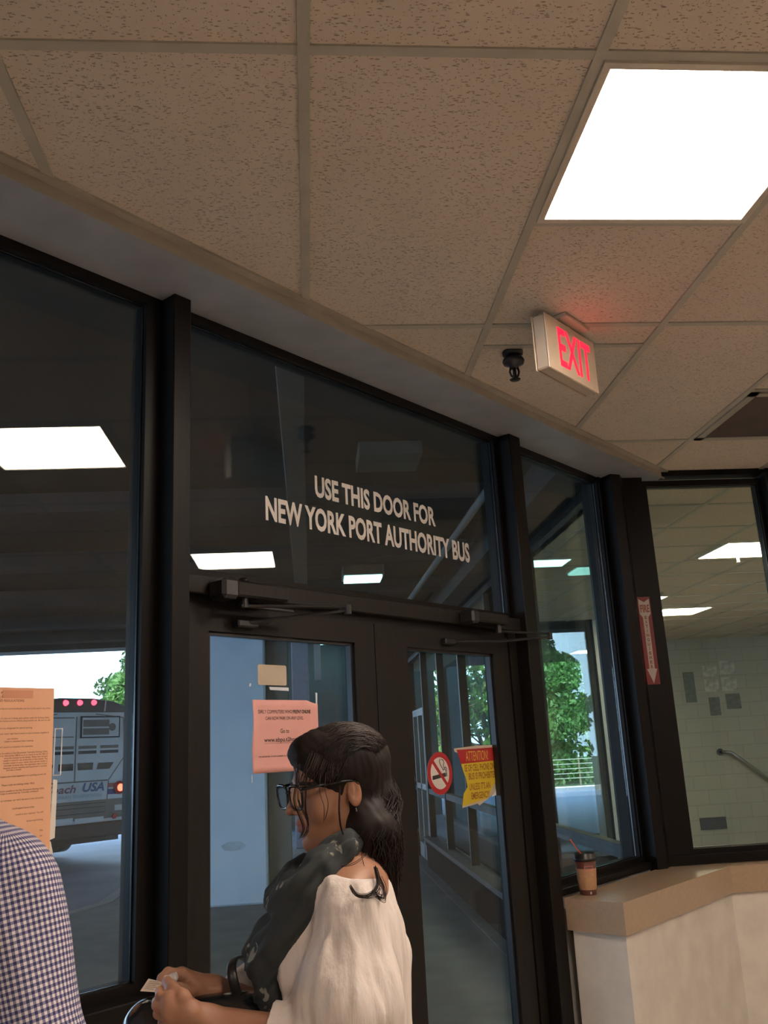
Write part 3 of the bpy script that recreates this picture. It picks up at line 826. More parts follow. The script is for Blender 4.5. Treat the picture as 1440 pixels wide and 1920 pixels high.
# fire extinguisher sign on the corner post
t = thing('fire_extinguisher_sign', 'narrow red and white FIRE EXTINGUISHER arrow sign on the corner post', 'sign', (1.722, 4.437, 1.868))
X = lambda x, y, z: (x, y, z)
yF = 4.4395
MB().plate([(1.690, 1.868), (1.757, 1.868), (1.757, 2.310), (1.690, 2.310)], yF - 0.001, yF).build('backing', M['darkred'], t)
cx = 1.7235
MB().plate([(cx - 0.006, 1.945), (cx - 0.026, 1.945), (cx + 0.001, 1.873), (cx + 0.026, 1.945), (cx + 0.014, 1.945), (cx + 0.014, 2.205), (cx + 0.028, 2.222), (cx + 0.028, 2.300), (cx, 2.283), (cx - 0.028, 2.300), (cx - 0.028, 2.222), (cx - 0.014, 2.205), (cx - 0.014, 1.945)][1:], yF - 0.0018, yF - 0.001).build('arrow', M['dimwhite'], t)
L = MB()
put_text(L, 'FIRE', 0.036, cx, 2.232, yF - 0.0022, width=0.048, bold=0.04)
for i, ch in enumerate('EXTINGUISHER'):
    put_text(L, ch, 0.0150, cx, 2.196 - i * 0.0225, yF - 0.0022, width=(0.0036 if ch == 'I' else 0.0135), bold=0.045)
L.build('lettering', M['ink_brown'], t)

# coffee cup
cx, cy, cz = 1.103, 3.822, 1.0155
t = thing('coffee_cup', 'lidded takeaway coffee cup with brown sleeve on the tan ledge', 'cup', (cx, cy, cz))
prof = lambda z: 0.0325 + 0.0105 * z / 0.14
MB().lathe([(prof(0), 0), (prof(0) + .0004, 0.002), (prof(0.135), 0.135)], (cx, cy, cz), 40).build('paper_cup', mat('dark_brown_cup', (0.10, 0.028, 0.018), 0.4), t, True)
MB().lathe([(prof(.018) + .0012, 0.020), (prof(.10) + .0014, 0.100)], (cx, cy, cz), 40, caps=False).build('sleeve', mat('cardboard_sleeve', (0.42, 0.23, 0.12), 0.75, c2=(0.36, 0.19, 0.10), nscale=60), t, True)
b = MB()
def wrap(pts, dr):
    out = []
    for a, z in pts:
        r = prof(z) + dr; out.append((cx + r * math.sin(a), cy - r * math.cos(a), cz + z))
    return out
def band(a0, a1, z0, z1, dr, n=8):
    for i in range(n):
        u0, u1 = a0 + (a1 - a0) * i / n, a0 + (a1 - a0) * (i + 1) / n
        b.add(wrap([(u0, z0), (u1, z0), (u1, z1), (u0, z1)], dr), [[0, 1, 2, 3]])
for q in ((-0.42, 0.42, 0.109, 0.111), (-0.42, 0.42, 0.092, 0.094), (-0.44, -0.40, 0.092, 0.111), (0.40, 0.44, 0.092, 0.111)): band(*q, 0.0022)
lr = mat('logo_red_print', (0.62, 0.16, 0.15), 0.5); b.build('printed_frame', lr, t)
b = MB(); band(0.75, 1.0, 0.072, 0.080, 0.0022); b.build('printed_mark', lr, t)
b = MB(); band(-0.05, 0.12, 0.004, 0.014, 0.001); b.build('base_mark', M['white'], t)
b = MB().lathe([(0.0440, 0.128), (0.0465, 0.132), (0.0465, 0.140), (0.0435, 0.142), (0.0425, 0.156), (0.0400, 0.158), (0.0370, 0.156), (0.034, 0.1545)], (cx, cy, cz), 40)
b.build('lid', M['black'], t, True)
MB().tube([(cx - 0.010, cy, cz + 0.150), (cx - 0.034, cy + 0.0, cz + 0.180), (cx - 0.052, cy + 0.005, cz + 0.212)], 0.0026, 8).build('stir_straw', mat('orange_plastic', (0.75, 0.10, 0.03), 0.4), t, True)
# ================================================================ next room (stair hall) behind the inner window
XW = 1.70
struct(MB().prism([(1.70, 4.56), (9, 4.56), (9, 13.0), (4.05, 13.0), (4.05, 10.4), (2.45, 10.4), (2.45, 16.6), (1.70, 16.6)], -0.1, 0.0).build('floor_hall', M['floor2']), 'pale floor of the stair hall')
cl2 = struct(MB().prism([(1.70, 4.56), (9, 4.56), (9, 13.0), (4.05, 13.0), (4.05, 10.4), (2.45, 10.4), (2.45, 16.6), (1.70, 16.6)], CEIL, CEIL + 0.02).build('ceiling_hall', M['tile'], origin=(0, 0, CEIL)), 'tile ceiling of the stair hall')
g = MB()
for k in range(3, 15):
    x = 0.0273 + 0.61 * k
    g.box(x - BW, x + BW, 4.6, 10.4 if x < 4.05 else 13.0, CEIL - 0.006, CEIL + 0.001)
for k in range(0, 14):
    y = 5.1615 + 0.61 * k
    x0_, x1_ = (1.75, 8.9) if y < 10.4 else (4.1, 8.9)
    if y < 12.9: g.box(x0_, x1_, y - BW, y + BW, CEIL - 0.0065, CEIL + 0.001)
g.build('ceiling_grid', M['grid'], cl2)
G2 = 'square ceiling lights of the stair hall'
ceiling_light(3.130, 6.271, 'nearer bright ceiling light seen through the inner window', G2, dm='diffuser_next')
ceiling_light(3.960, 9.640, 'farther bright ceiling light seen low through the inner window', G2, dm='diffuser_next')
ceiling_light(3.62 + 0.61, 6.30, 'ceiling light cut off by the right edge, beyond the inner window', G2, dm='diffuser_next')
ceiling_light(1.74, 6.66, 'small teal tinted ceiling light seen through the narrow window', 'small hall lights', w=0.34, l=0.32, dm='diffuser_cool')
# walls
struct(MB().box(4.05, 9.1, 13.0, 13.1, -0.1, 3.0).build('wall_hall_far', M['block'], origin=(4.05, 13.0, 0.03)), 'far block wall of the stair hall')
struct(MB().box(3.35, 4.05, 10.4, 10.5, 0, 3.0).build('wall_hall_pier', M['wall']), 'painted wall pier of the stair hall')
struct(MB().box(4.0, 4.1, 10.5, 13.0, 0, 3.0).build('wall_hall_side', M['wall']), 'side wall of the stair alcove')
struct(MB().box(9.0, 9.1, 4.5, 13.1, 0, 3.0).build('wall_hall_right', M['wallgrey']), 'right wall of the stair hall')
# handrail
t = thing('stair_handrail', 'sloping steel handrail on the block wall beyond the inner window', 'handrail', (6.3, 12.9, 0.6))
MB().tube([(5.90, 12.93, 1.345), (6.02, 12.90, 1.330), (6.12, 12.90, 1.255), (7.2, 12.90, 0.38)], 0.025, 10).build('rail', M['steel'], t, True)
for x, z in ((5.90, 1.345), (6.7, 0.78)):
    b = MB().lathe([(0.05, 0), (0.05, 0.012)], (x, 12.985, z), 16, axis='y'); b.tube([(x, 12.985, z), (x, 12.92, z)], 0.014, 8)
    b.build('bracket', M['black'], t)
# papers on the far wall
GP = 'faded papers on the far block wall'
def wall_sheet(nm, x0, x1, z0, z1, m, lab, cat='paper', group=GP):
    return tag(MB().box(x0, x1, 12.99, 12.996, z0, z1).build(nm, m), lab, cat, group)
pg = mat('faded_grey_paper', (0.62, 0.60, 0.52), 0.7, c2=(0.30, 0.3, 0.27), nscale=14)
dk = mat('dark_notice', (0.16, 0.18, 0.16), 0.6, c2=(0.09, 0.10, 0.09), nscale=16)
wall_sheet('wall_notice', 5.50, 5.66, 2.06, 2.50, dk, 'dark narrow notice at the left of the far block wall', 'notice')
r = [('left column upper', 5.80, 6.02, 2.42, 2.58), ('left column lower', 5.80, 6.02, 2.20, 2.38), ('right column upper', 6.06, 6.30, 2.44, 2.64), ('right column lower', 6.06, 6.30, 2.20, 2.40)]
for nm, x0, x1, z0, z1 in r: wall_sheet('wall_notice', x0, x1, z0, z1, pg, 'pale faded notice on the far block wall, ' + nm, 'notice')
wall_sheet('wall_notice', 5.84, 6.00, 1.86, 2.12, dk, 'smudged dark notice under the pale ones, left', 'notice')
wall_sheet('wall_notice', 6.10, 6.32, 1.94, 2.16, dk, 'smudged dark notice under the pale ones, right', 'notice')
t = thing('wall_grille', 'dark low air grille near the floor of the far block wall', 'grille', (5.65, 12.99, 0.28))
MB().box(5.46, 5.84, 12.975, 12.995, 0.30, 0.46).build('frame', M['vent'], t)
b = MB()
for i in range(7): b.box(5.47, 5.83, 12.965, 12.975, 0.312 + i * 0.021, 0.322 + i * 0.021)
b.build('slats', M['black'], t)
tag(MB().box(4.22, 4.50, 12.3, 12.98, 0.66, 0.80).build('wall_shelf', M['black']), 'short dark shelf low on the wall left of the block wall', 'shelf')
c = (3.49, 8.55)
t = thing('sprinkler_head', 'small grey sprinkler on the ceiling beyond the inner window', 'sprinkler', (c[0], c[1], CEIL - 0.09))
MB().lathe([(0.05, 0), (0.045, -0.012), (0.02, -0.03)], (c[0], c[1], CEIL), 16).build('escutcheon', M['steel'], t, True)
MB().lathe([(0.016, 0), (0.010, -0.05), (0.022, -0.056)], (c[0], c[1], CEIL - 0.03), 12).build('nozzle', M['steel'], t, True)
c = (3.36, 6.60)
t = thing('sprinkler_head', 'grey sprinkler in front of the nearer hall ceiling light', 'sprinkler', (c[0], c[1], CEIL - 0.09))
MB().lathe([(0.03, 0), (0.028, -0.012), (0.016, -0.03)], (c[0], c[1], CEIL - 0.012), 16).build('escutcheon', M['steel'], t, True)
MB().lathe([(0.012, 0), (0.010, -0.05), (0.020, -0.056)], (c[0], c[1], CEIL - 0.042), 12).build('nozzle', M['steel'], t, True)

# ---- glazed outside wall of the hall, running straight away from us along x = XW
def YZ(a, d, z): return (XW + d, a, z)          # a along y, d across
def glazed(name, label, tf, a0, a1, posts, sill, rail, head, m, doors=()):
    b = MB(tf)
    b.box(a0, a1, -0.05, 0.05, head, head + 0.09)
    for q in posts: b.box(q - 0.035, q + 0.035, -0.045, 0.045, 0, head + 0.05)
    pr = struct(b.build(name, M['frame']), label)
    # low panel, sill and rails between the posts, leaving door bays open
    segs = []; cur = a0
    for d0, d1 in doors: segs.append((cur, d0)); cur = d1
    segs.append((cur, a1))
    w = MB(tf); s_ = MB(tf); rl = MB(tf)
    for q0, q1 in segs:
        if q1 - q0 < 0.05: continue
        w.box(q0, q1, -0.085, 0.04, 0, sill - 0.05)
        s_.box(q0, q1, -0.12, 0.05, sill - 0.05, sill)
        if rail: rl.box(q0, q1, -0.035, 0.03, rail - 0.035, rail + 0.035)
    w.build('low_panel', mat('brown_panel', (0.022, 0.016, 0.014), 0.95, 0, 0.03), pr); s_.build('sill', mat('grey_sill', (0.09, 0.09, 0.092), 0.8, 0, 0.1), pr)
    if rail: rl.build('rail', mat('pale_rail', (0.10, 0.105, 0.11), 0.7, 0.0, 0.2), pr)
    for q0, q1 in segs:
        if q1 - q0 > 0.05: MB(tf).box(q0, q1, -0.003, 0.003, sill, head).build('pane', m, pr)
    return pr
glazed('window_7', 'glazed outside wall of the stair hall receding from the corner post', YZ, 4.56, 16.6, [5.0, 6.65, 8.25, 9.97, 11.64, 13.30, 14.95, 16.3], 0.40, 1.02, 2.985, M['glass_teal'], doors=[(13.49, 14.81)])
t = struct_empty('door_3', (XW, 14.1, 0), 'far glass door in the receding glazed wall')
b = MB(YZ)
for a in (13.49, 14.09, 14.13, 14.73): b.box(a, a + 0.07, -0.03, 0.03, 0.02, 2.1)
b.box(13.49, 14.8, -0.03, 0.03, 2.1, 2.2); b.box(13.49, 14.8, -0.03, 0.03, 0.02, 0.22); b.box(13.49, 14.8, -0.03, 0.03, 1.02, 1.10)
b.build('frame', mat('grey_aluminium', (0.16, 0.165, 0.17), 0.4, 0.5), t)
MB(YZ).box(13.5, 14.8, -0.003, 0.003, 0.2, 2.97).build('pane', M['glass_teal'], t)
# far glazing of the hall
def XZa(a, d, z): return (a, 10.4 + d, z)
def YZb(a, d, z): return (2.45 + d, a, z)
glazed('window_8', 'far glazing of the stair hall looking at the trees', XZa, 2.45, 3.35, [2.47, 3.33], 0.42, None, 2.985, M['glass_teal'])
glazed('window_9', 'far side glazing of the hall corridor', YZb, 10.4, 16.6, [16.3], 0.42, None, 2.985, M['glass_teal'])

# ================================================================ outside under the garage
struct(MB().prism([(-30, -3), (-4.3, -3), (-4.3, -1.35), (1.5, 4.45), (1.5, 16.7), (-2.45, 16.7), (-2.45, 12.0), (-2.75, 11.2), (-6, 6.0), (-12, 0.5), (-30, -1)], -0.1, 0.0).build('sidewalk', M['walk']), 'dark concrete sidewalk outside the doors')
struct(MB().prism([(1.5, 4.45), (1.7, 4.45), (1.7, 16.7), (1.5, 16.7)], -0.1, 0.003).build('floor_strip', M['walk']))
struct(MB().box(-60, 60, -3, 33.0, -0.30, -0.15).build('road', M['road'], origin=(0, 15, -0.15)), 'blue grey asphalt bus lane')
b = MB(); kp = [(-30, -1), (-12, 0.5), (-6, 6.0), (-2.75, 11.2), (-2.45, 12.0), (-2.45, 16.7)]
for i in range(len(kp) - 1):
    (ax, ay), (bx, by) = kp[i], kp[i + 1]; L_ = math.hypot(bx - ax, by - ay); nx, ny = -(by - ay) / L_ * 0.16, (bx - ax) / L_ * 0.16
    b.prism([(ax, ay), (bx, by), (bx + nx, by + ny), (ax + nx, ay + ny)], -0.15, 0.004)
struct(b.build('kerb', M['kerb']), 'pale concrete kerb between sidewalk and bus lane')
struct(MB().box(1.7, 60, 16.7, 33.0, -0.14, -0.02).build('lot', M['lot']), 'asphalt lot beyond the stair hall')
struct(MB().box(-60, 60, 33.0, 33.4, -0.2, 0.0).build('far_kerb', M['kerb']), 'sunlit far kerb')
struct(MB().box(-80, 80, 33.4, 90, -0.2, -0.02).build('verge', mat('grass_verge', (0.018, 0.035, 0.009), 0.9, c2=(0.01, 0.02, 0.006), nscale=2)), 'grassy verge beyond the road')
# garage slab with beams
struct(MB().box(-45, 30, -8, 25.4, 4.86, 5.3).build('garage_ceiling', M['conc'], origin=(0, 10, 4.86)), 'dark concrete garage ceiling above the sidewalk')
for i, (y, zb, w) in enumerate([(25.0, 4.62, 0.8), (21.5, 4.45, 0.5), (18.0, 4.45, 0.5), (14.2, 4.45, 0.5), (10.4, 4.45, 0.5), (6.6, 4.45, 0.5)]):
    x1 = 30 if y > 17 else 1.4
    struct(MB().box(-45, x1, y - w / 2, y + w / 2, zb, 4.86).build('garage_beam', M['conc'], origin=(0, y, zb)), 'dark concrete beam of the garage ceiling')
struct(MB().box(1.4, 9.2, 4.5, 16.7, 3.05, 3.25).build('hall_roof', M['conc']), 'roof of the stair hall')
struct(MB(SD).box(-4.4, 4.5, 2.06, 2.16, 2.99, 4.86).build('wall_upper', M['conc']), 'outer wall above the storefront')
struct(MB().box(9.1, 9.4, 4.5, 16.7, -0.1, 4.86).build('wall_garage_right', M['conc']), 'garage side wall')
struct(MB().box(-4.6, 9.2, -5.0, -4.75, 0.0, 4.86).build('wall_outer_back', M['conc']), 'outer back wall')
struct(MB().box(-4.6, -4.35, -5.0, -1.6, 0.0, 4.86).build('wall_outer_left', M['conc']), 'outer left wall')

struct(MB().box(-1.45, 3.28, 23.6, 23.9, -0.2, 4.86).build('wall_garage_far', mat('grey_green_wall', (0.10, 0.12, 0.115), 0.8)), 'dark grey green garage wall behind the columns')
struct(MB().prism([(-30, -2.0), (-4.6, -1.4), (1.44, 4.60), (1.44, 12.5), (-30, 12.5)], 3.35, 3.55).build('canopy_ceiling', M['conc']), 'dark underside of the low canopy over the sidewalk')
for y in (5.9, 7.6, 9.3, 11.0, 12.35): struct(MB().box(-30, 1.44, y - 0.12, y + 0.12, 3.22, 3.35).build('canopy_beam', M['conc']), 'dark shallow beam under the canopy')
# painted columns
t = thing('concrete_column', 'broad pale blue concrete column standing on the sidewalk beyond the left door', 'column', (-0.86, 11.42, 0))
MB().bbox(-1.198, -0.521, 11.06, 11.74, 0, 4.86, 0.02).build('shaft', M['column'], t)
MB().bbox(-0.519, -0.245, 11.35, 11.6, 0, 4.86, 0.01).build('drain_pipe_cover', mat('grey_brown_cover', (0.17, 0.16, 0.14), 0.7), t)
MB().plate([(-1.02, 0.60), (-0.93, 0.585), (-0.80, 0.60), (-0.76, 0.64), (-0.84, 0.69), (-0.97, 0.69), (-1.05, 0.65)], 11.0575, 11.059).build('scuff_mark', mat('grey_scuff', (0.36, 0.42, 0.48), 0.8, c2=(0.50, 0.59, 0.70), nscale=9), t)
o = MB().bbox(3.12, 3.50, 20.9, 21.3, -0.02, 4.86, 0.02).build('concrete_column', mat('light_blue_paint', (0.46, 0.60, 0.80), 0.6)); tag(o, 'pale blue column seen through the receding glazed wall', 'column')
o = MB().bbox(-0.33, 0.02, 18.6, 18.9, -0.15, 4.86, 0.02).build('concrete_column', M['column2']); tag(o, 'slim violet grey column behind the pink notice', 'column')
# pipes, duct and lamps under the garage ceiling
o = MB().tube([(1.18, 5.4, 3.19), (1.10, 12.4, 3.19)], 0.028, 10).build('ceiling_pipe', mat('galvanised_pipe', (0.14, 0.14, 0.135), 0.7), None, True); tag(o, 'pale pipe running away under the garage ceiling, seen through the transom', 'pipe')
o = MB().bbox(-0.10, 0.02, 3.2, 12.4, 3.18, 3.22, 0.005).build('ceiling_conduit', mat('pale_tray', (0.085, 0.085, 0.08), 0.8)); tag(o, 'broad pale conduit running away under the garage ceiling', 'conduit')
o = MB().bbox(0.33, 0.70, 4.9, 5.25, 3.27, 3.35, 0.005).build('junction_box', mat('grey_box', (0.075, 0.085, 0.08), 0.8)); tag(o, 'pale box on the garage ceiling above the white lettering', 'box')
o = MB().box(0.12, 0.24, 16.4, 16.55, 2.9, 4.86).build('hanging_post', M['conc_light']); tag(o, 'pale hanging post seen at the top right of the left door glass', 'post')
def garage_light(cx, cy, label, w=0.7, l=0.45, z=4.30, top=4.86):
    t = thing('garage_light', label, 'light', (cx, cy, z), 'lamps under the garage ceiling')
    MB().bbox(cx - w / 2, cx + w / 2, cy - l / 2, cy + l / 2, z, min(z + 0.10, top), 0.01).build('housing', M['steel'], t)
    MB().box(cx - 0.03, cx + 0.03, cy - 0.03, cy + 0.03, min(z + 0.1, top - 0.002), top).build('stem', M['steel'], t)
    MB().box(cx - w / 2 + 0.02, cx + w / 2 - 0.02, cy - l / 2 + 0.02, cy + l / 2 - 0.02, z - 0.02, z).build('lens', M['diffuser_cool'], t)
garage_light(0.56, 8.62, 'teal glowing lamp under the canopy seen through the transom', w=0.40, l=0.36, z=3.25, top=3.35)
garage_light(0.45, 22.8, 'far teal lamp seen at the upper right of the left door glass', w=0.6, l=0.4, z=4.30)
garage_light(0.62, 30.0, 'farthest teal lamp low at the right of the left door glass', w=0.9, l=0.4, z=4.36) if False else None
garage_light(-9.0, 14.9, 'lamp under the garage ceiling to the far left')
# ================================================================ the bus (rear parallel to the storefront, driving away)
BD = 15.69; BC = 9.50
def BF(s, d, z): return SD(BC + s, BD + d, z)
Mb = mat('bus_white_paint', (0.70, 0.72, 0.74), 0.35, c2=(0.60, 0.61, 0.62), nscale=2)
Mbk = mat('bus_black_trim', (0.015, 0.015, 0.017), 0.4)
Mbb = mat('bus_brown_panel', (0.20, 0.165, 0.14), 0.5, c2=(0.15, 0.125, 0.11), nscale=3)
t = thing('coach_bus', 'white coach bus seen from behind through the left window, red lamps lit', 'bus', SD(BC, BD + 5.5, -0.06))
sec = [(-1.19, 0.50), (1.19, 0.50), (1.20, 1.3), (1.195, 2.1), (1.17, 2.50), (1.08, 2.70), (0.80, 2.82), (0.35, 2.87), (-0.35, 2.87), (-0.80, 2.82), (-1.08, 2.70), (-1.17, 2.50), (-1.195, 2.1), (-1.20, 1.3)]
n = len(sec); b = MB(BF)
rings = [(0.0, 0.985), (0.05, 1.0), (10.9, 1.0), (11.0, 0.97)]
vs_ = []
for d, k in rings: vs_ += [(s * k, d, 0.50 + (z - 0.50) * k) for s, z in sec]
fs = []
for r_ in range(len(rings) - 1):
    for i in range(n): fs.append([r_ * n + i, r_ * n + (i + 1) % n, (r_ + 1) * n + (i + 1) % n, (r_ + 1) * n + i])
fs.append(list(range(n))[::-1]); fs.append([(len(rings) - 1) * n + i for i in range(n)])
b.add(vs_, fs); b.build('body', Mb, t)
def bp(nm, pts, m, th=0.02, d=0.0, par=None):
    return MB(BF).plate(pts, d - th, d + 0.01).build(nm, m, par or t)
bp('rear_marker_band', [(-1.16, 2.60), (1.16, 2.60), (1.10, 2.70), (0.80, 2.80), (0.35, 2.845), (-0.35, 2.845), (-0.80, 2.80), (-1.10, 2.70)], mat('bus_smoked_band', (0.05, 0.05, 0.055), 0.3), 0.012)
bp('band_divider', [(0.575, 2.62), (0.60, 2.62), (0.62, 2.83), (0.595, 2.83)], Mb, 0.02)
Ml = emis('bus_red_lamp', (1.0, 0.05, 0.09), 2.6, (0.5, 0.02, 0.02))
Mld = mat('bus_red_reflector', (0.45, 0.03, 0.03), 0.3)
for s, z in ((-0.84, 2.765), (-0.25, 2.775), (0.045, 2.78), (0.345, 2.785), (1.135, 2.665)):
    MB(BF).lathe([(0.055, -0.01), (0.045, -0.05), (0.02, -0.06)], (s, 0, z), 16, axis='y').build('marker_lamp', Ml, t, True)
for s in (0.96, -0.96):
    o = MB(BF).lathe([(0.125, 0.0), (0.12, -0.035), (0.09, -0.05)], (s, 0, 1.18), 24, axis='y').build('brake_lamp', Mld, t, True)
    MB(BF).lathe([(0.075, -0.045), (0.06, -0.06)], (s, 0, 1.18), 20, axis='y').build('glowing_lens', emis('bus_brake_glow', (1.0, 0.08, 0.04), 3.5, (0.6, 0.03, 0.03)), o)
    MB(BF).lathe([(0.06, 0.0), (0.055, -0.03)], (s + 0.13 * (1 if s > 0 else -1), 0, 1.315), 16, axis='y').build('reflector', Mld, t)
# engine door seams, framed window panel with louvre
for sx in (1, -1):
    b = MB(BF)
    def line(p, q, w=0.009):
        (x0, z0), (x1, z1) = p, q; L_ = math.hypot(x1 - x0, z1 - z0); nx, nz = -(z1 - z0) / L_ * w, (x1 - x0) / L_ * w
        b.plate([(x0 + nx, z0 + nz), (x1 + nx, z1 + nz), (x1 - nx, z1 - nz), (x0 - nx, z0 - nz)], -0.004, 0.004)
    line((1.02 * sx, 2.5), (1.06 * sx, 1.76)); line((1.06 * sx, 1.76), (0.72 * sx, 1.33)); line((0.72 * sx, 1.33), (0.70 * sx, 0.98)); line((0.4 * sx, 2.57), (1.02 * sx, 2.5))
    b.build('panel_seam', Mbb, t)
b = MB(BF).box(-0.012, 0.012, -0.004, 0.004, 1.33, 2.52); b.box(-1.0, 0.70, -0.004, 0.004, 1.325, 1.345)
b.build('door_seam', Mbb, t)
b = MB(BF); b.box(0.08, 0.93, -0.03, 0.0, 2.12, 2.53); f_ = b.build('framed_panel', Mbk, t)
MB(BF).bbox(0.105, 0.905, -0.036, -0.02, 2.145, 2.505, 0.02).build('panel_face', Mb, f_)
bp('dark_louvre', [(0.12, 2.33), (0.68, 2.33), (0.68, 2.46), (0.12, 2.46)], Mbb, 0.02, -0.028, f_)
bp('dark_louvre', [(0.12, 2.18), (0.68, 2.18), (0.68, 2.30), (0.12, 2.30)], Mbb, 0.02, -0.028, f_)
MB(BF).lathe([(0.075, -0.03), (0.07, -0.05)], (0.755, 0, 2.32), 20, axis='y').build('round_cap', Mbb, f_)
bp('left_panel_frame', [(-0.95, 2.14), (-0.05, 2.14), (-0.05, 2.16), (-0.95, 2.16)], Mbb, 0.01)
bp('left_panel_frame', [(-0.95, 2.49), (-0.05, 2.49), (-0.05, 2.51), (-0.95, 2.51)], Mbb, 0.01)
for z in (1.955, 1.862):
    for x0, x1 in ((-0.92, -0.50), (-0.42, -0.04), (0.06, 0.44), (0.52, 0.92)):
        bp('slot_vent', [(x0, z - 0.028), (x1, z - 0.028), (x1, z + 0.028), (x0, z + 0.028)], Mbk if z < 1.9 else Mbb, 0.006)
for q in ([(-0.87, 1.54), (-0.50, 1.54), (-0.42, 1.665), (-0.87, 1.665)], [(-0.34, 1.54), (-0.04, 1.54), (-0.04, 1.665), (-0.34, 1.665)], [(0.06, 1.54), (0.37, 1.54), (0.38, 1.67), (0.05, 1.67)], [(0.455, 1.54), (0.73, 1.54), (0.83, 1.66), (0.49, 1.66)]):
    bp('air_intake', q, Mbk, 0.006)
bp('seam_strip', [(-1.0, 1.335), (0.70, 1.335), (0.70, 1.318), (-1.0, 1.318)], Mbb, 0.005)
b = MB(BF); put_text(b, 'Coach', 0.135, -0.32, 1.145, -0.012, width=0.66, shear=0.25, bold=0.02); b.build('logo_word', mat('logo_maroon', (0.26, 0.10, 0.14), 0.5), t)
b = MB(BF); put_text(b, 'USA', 0.150, 0.38, 1.150, -0.012, width=0.46, shear=0.25, bold=0.03); b.build('logo_word', mat('logo_blue', (0.06, 0.13, 0.30), 0.5), t)
for tx_, cx_, w_ in (('SUBURBAN', -0.30, 0.46), ('TRANSPORTATION', 0.27, 0.62)):
    b = MB(BF); put_text(b, tx_, 0.055, cx_, 1.045, -0.012, width=w_, bold=0.01); b.build('small_lettering', mat('logo_pale_blue', (0.32, 0.42, 0.50), 0.5), t)
for sx in (1, -1):
    bp('red_stripe', [(0.71 * sx, 1.20), (1.18 * sx, 1.19), (1.18 * sx, 1.265), (0.71 * sx, 1.275)], mat('bus_red_stripe', (0.40, 0.04, 0.05), 0.4), 0.008)
    bp('blue_stripe', [(0.71 * sx, 1.07), (1.18 * sx, 1.06), (1.18 * sx, 1.15), (0.71 * sx, 1.165)], mat('bus_blue_stripe', (0.03, 0.04, 0.22), 0.4), 0.008)
bp('lower_panel', [(-1.15, 0.64), (1.15, 0.64), (1.16, 0.985), (-1.16, 0.985)], Mbb, 0.012)
b = MB(BF)
for z in (0.76, 0.86, 0.93): b.box(-1.0, 0.66, -0.016, -0.010, z - 0.006, z + 0.006)
b.build('panel_ribs', Mbk, t)
bp('bumper_strip', [(-1.0, 0.625), (-0.02, 0.625), (-0.02, 0.70), (-1.0, 0.70)], Mb, 0.03)
bp('bumper_strip', [(0.02, 0.60), (0.62, 0.60), (0.62, 0.68), (0.02, 0.68)], Mb, 0.03)
bp('license_plate', [(0.86, 0.765), (1.05, 0.765), (1.05, 0.865), (0.86, 0.865)], mat('plate_white', (0.55, 0.57, 0.56), 0.5), 0.025)
MB(BF).lathe([(0.055, 0.0), (0.05, -0.03)], (0.865, 0, 0.665), 16, axis='y').build('reflector', Mld, t)
MB(BF).bbox(-1.2, 1.2, -0.08, 0.15, 0.32, 0.585, 0.03).build('bumper', Mbk, t)
MB(BF).box(-1.1, 1.1, 0.2, 10.8, 0.22, 0.55).build('underbody', Mbk, t)
for s in (-1.0, 0.80):
    for d in (2.1, 3.4, 9.2):
        MB(BF).lathe([(0.30, -0.01), (0.46, 0.0), (0.49, 0.03), (0.49, 0.25), (0.46, 0.28), (0.30, 0.29)], (s, d, 0.43), 32, axis='x').build('wheel', Mbk, t, True)
for sx in (1.0,):
    b = MB(BF); b.box(1.19, 1.205, 0.8, 10.2, 1.75, 2.45); b.box(-1.205, -1.19, 0.8, 10.2, 1.75, 2.45)
    b.build('side_windows', mat('bus_dark_glass', (0.03, 0.035, 0.04), 0.1), t)

# ================================================================ trees and fence
def leaf_mat(name, c, c2):
    m, nt, b = nmat(name)
    tc = nt.nodes.new('ShaderNodeTexCoord'); n1 = nt.nodes.new('ShaderNodeTexNoise'); n1.inputs['Scale'].default_value = 1.3
    nt.links.new(tc.outputs['Object'], n1.inputs['Vector'])
    mx = nt.nodes.new('ShaderNodeMix'); mx.data_type = 'RGBA'; mx.inputs[6].default_value = col4(c); mx.inputs[7].default_value = col4(c2)
    nt.links.new(n1.outputs['Fac'], mx.inputs[0])
    b.inputs['Roughness'].default_value = 0.6
    nt.links.new(mx.outputs[2], b.inputs['Base Color'])
    tl = nt.nodes.new('ShaderNodeBsdfTranslucent'); nt.links.new(mx.outputs[2], tl.inputs[0])
    ms = nt.nodes.new('ShaderNodeMixShader'); ms.inputs[0].default_value = 0.5
    out = nt.nodes['Material Output']
    nt.links.new(b.outputs[0], ms.inputs[1]); nt.links.new(tl.outputs[0], ms.inputs[2]); nt.links.new(ms.outputs[0], out.inputs[0])
    return m
LM = [leaf_mat('leaves_mid', (0.075, 0.18, 0.035), (0.030, 0.085, 0.022)), leaf_mat('leaves_bright', (0.17, 0.30, 0.045), (0.07, 0.15, 0.03)), leaf_mat('leaves_dark', (0.035, 0.085, 0.022), (0.02, 0.05, 0.016))]
BARK = mat('bark', (0.10, 0.075, 0.05), 0.9)
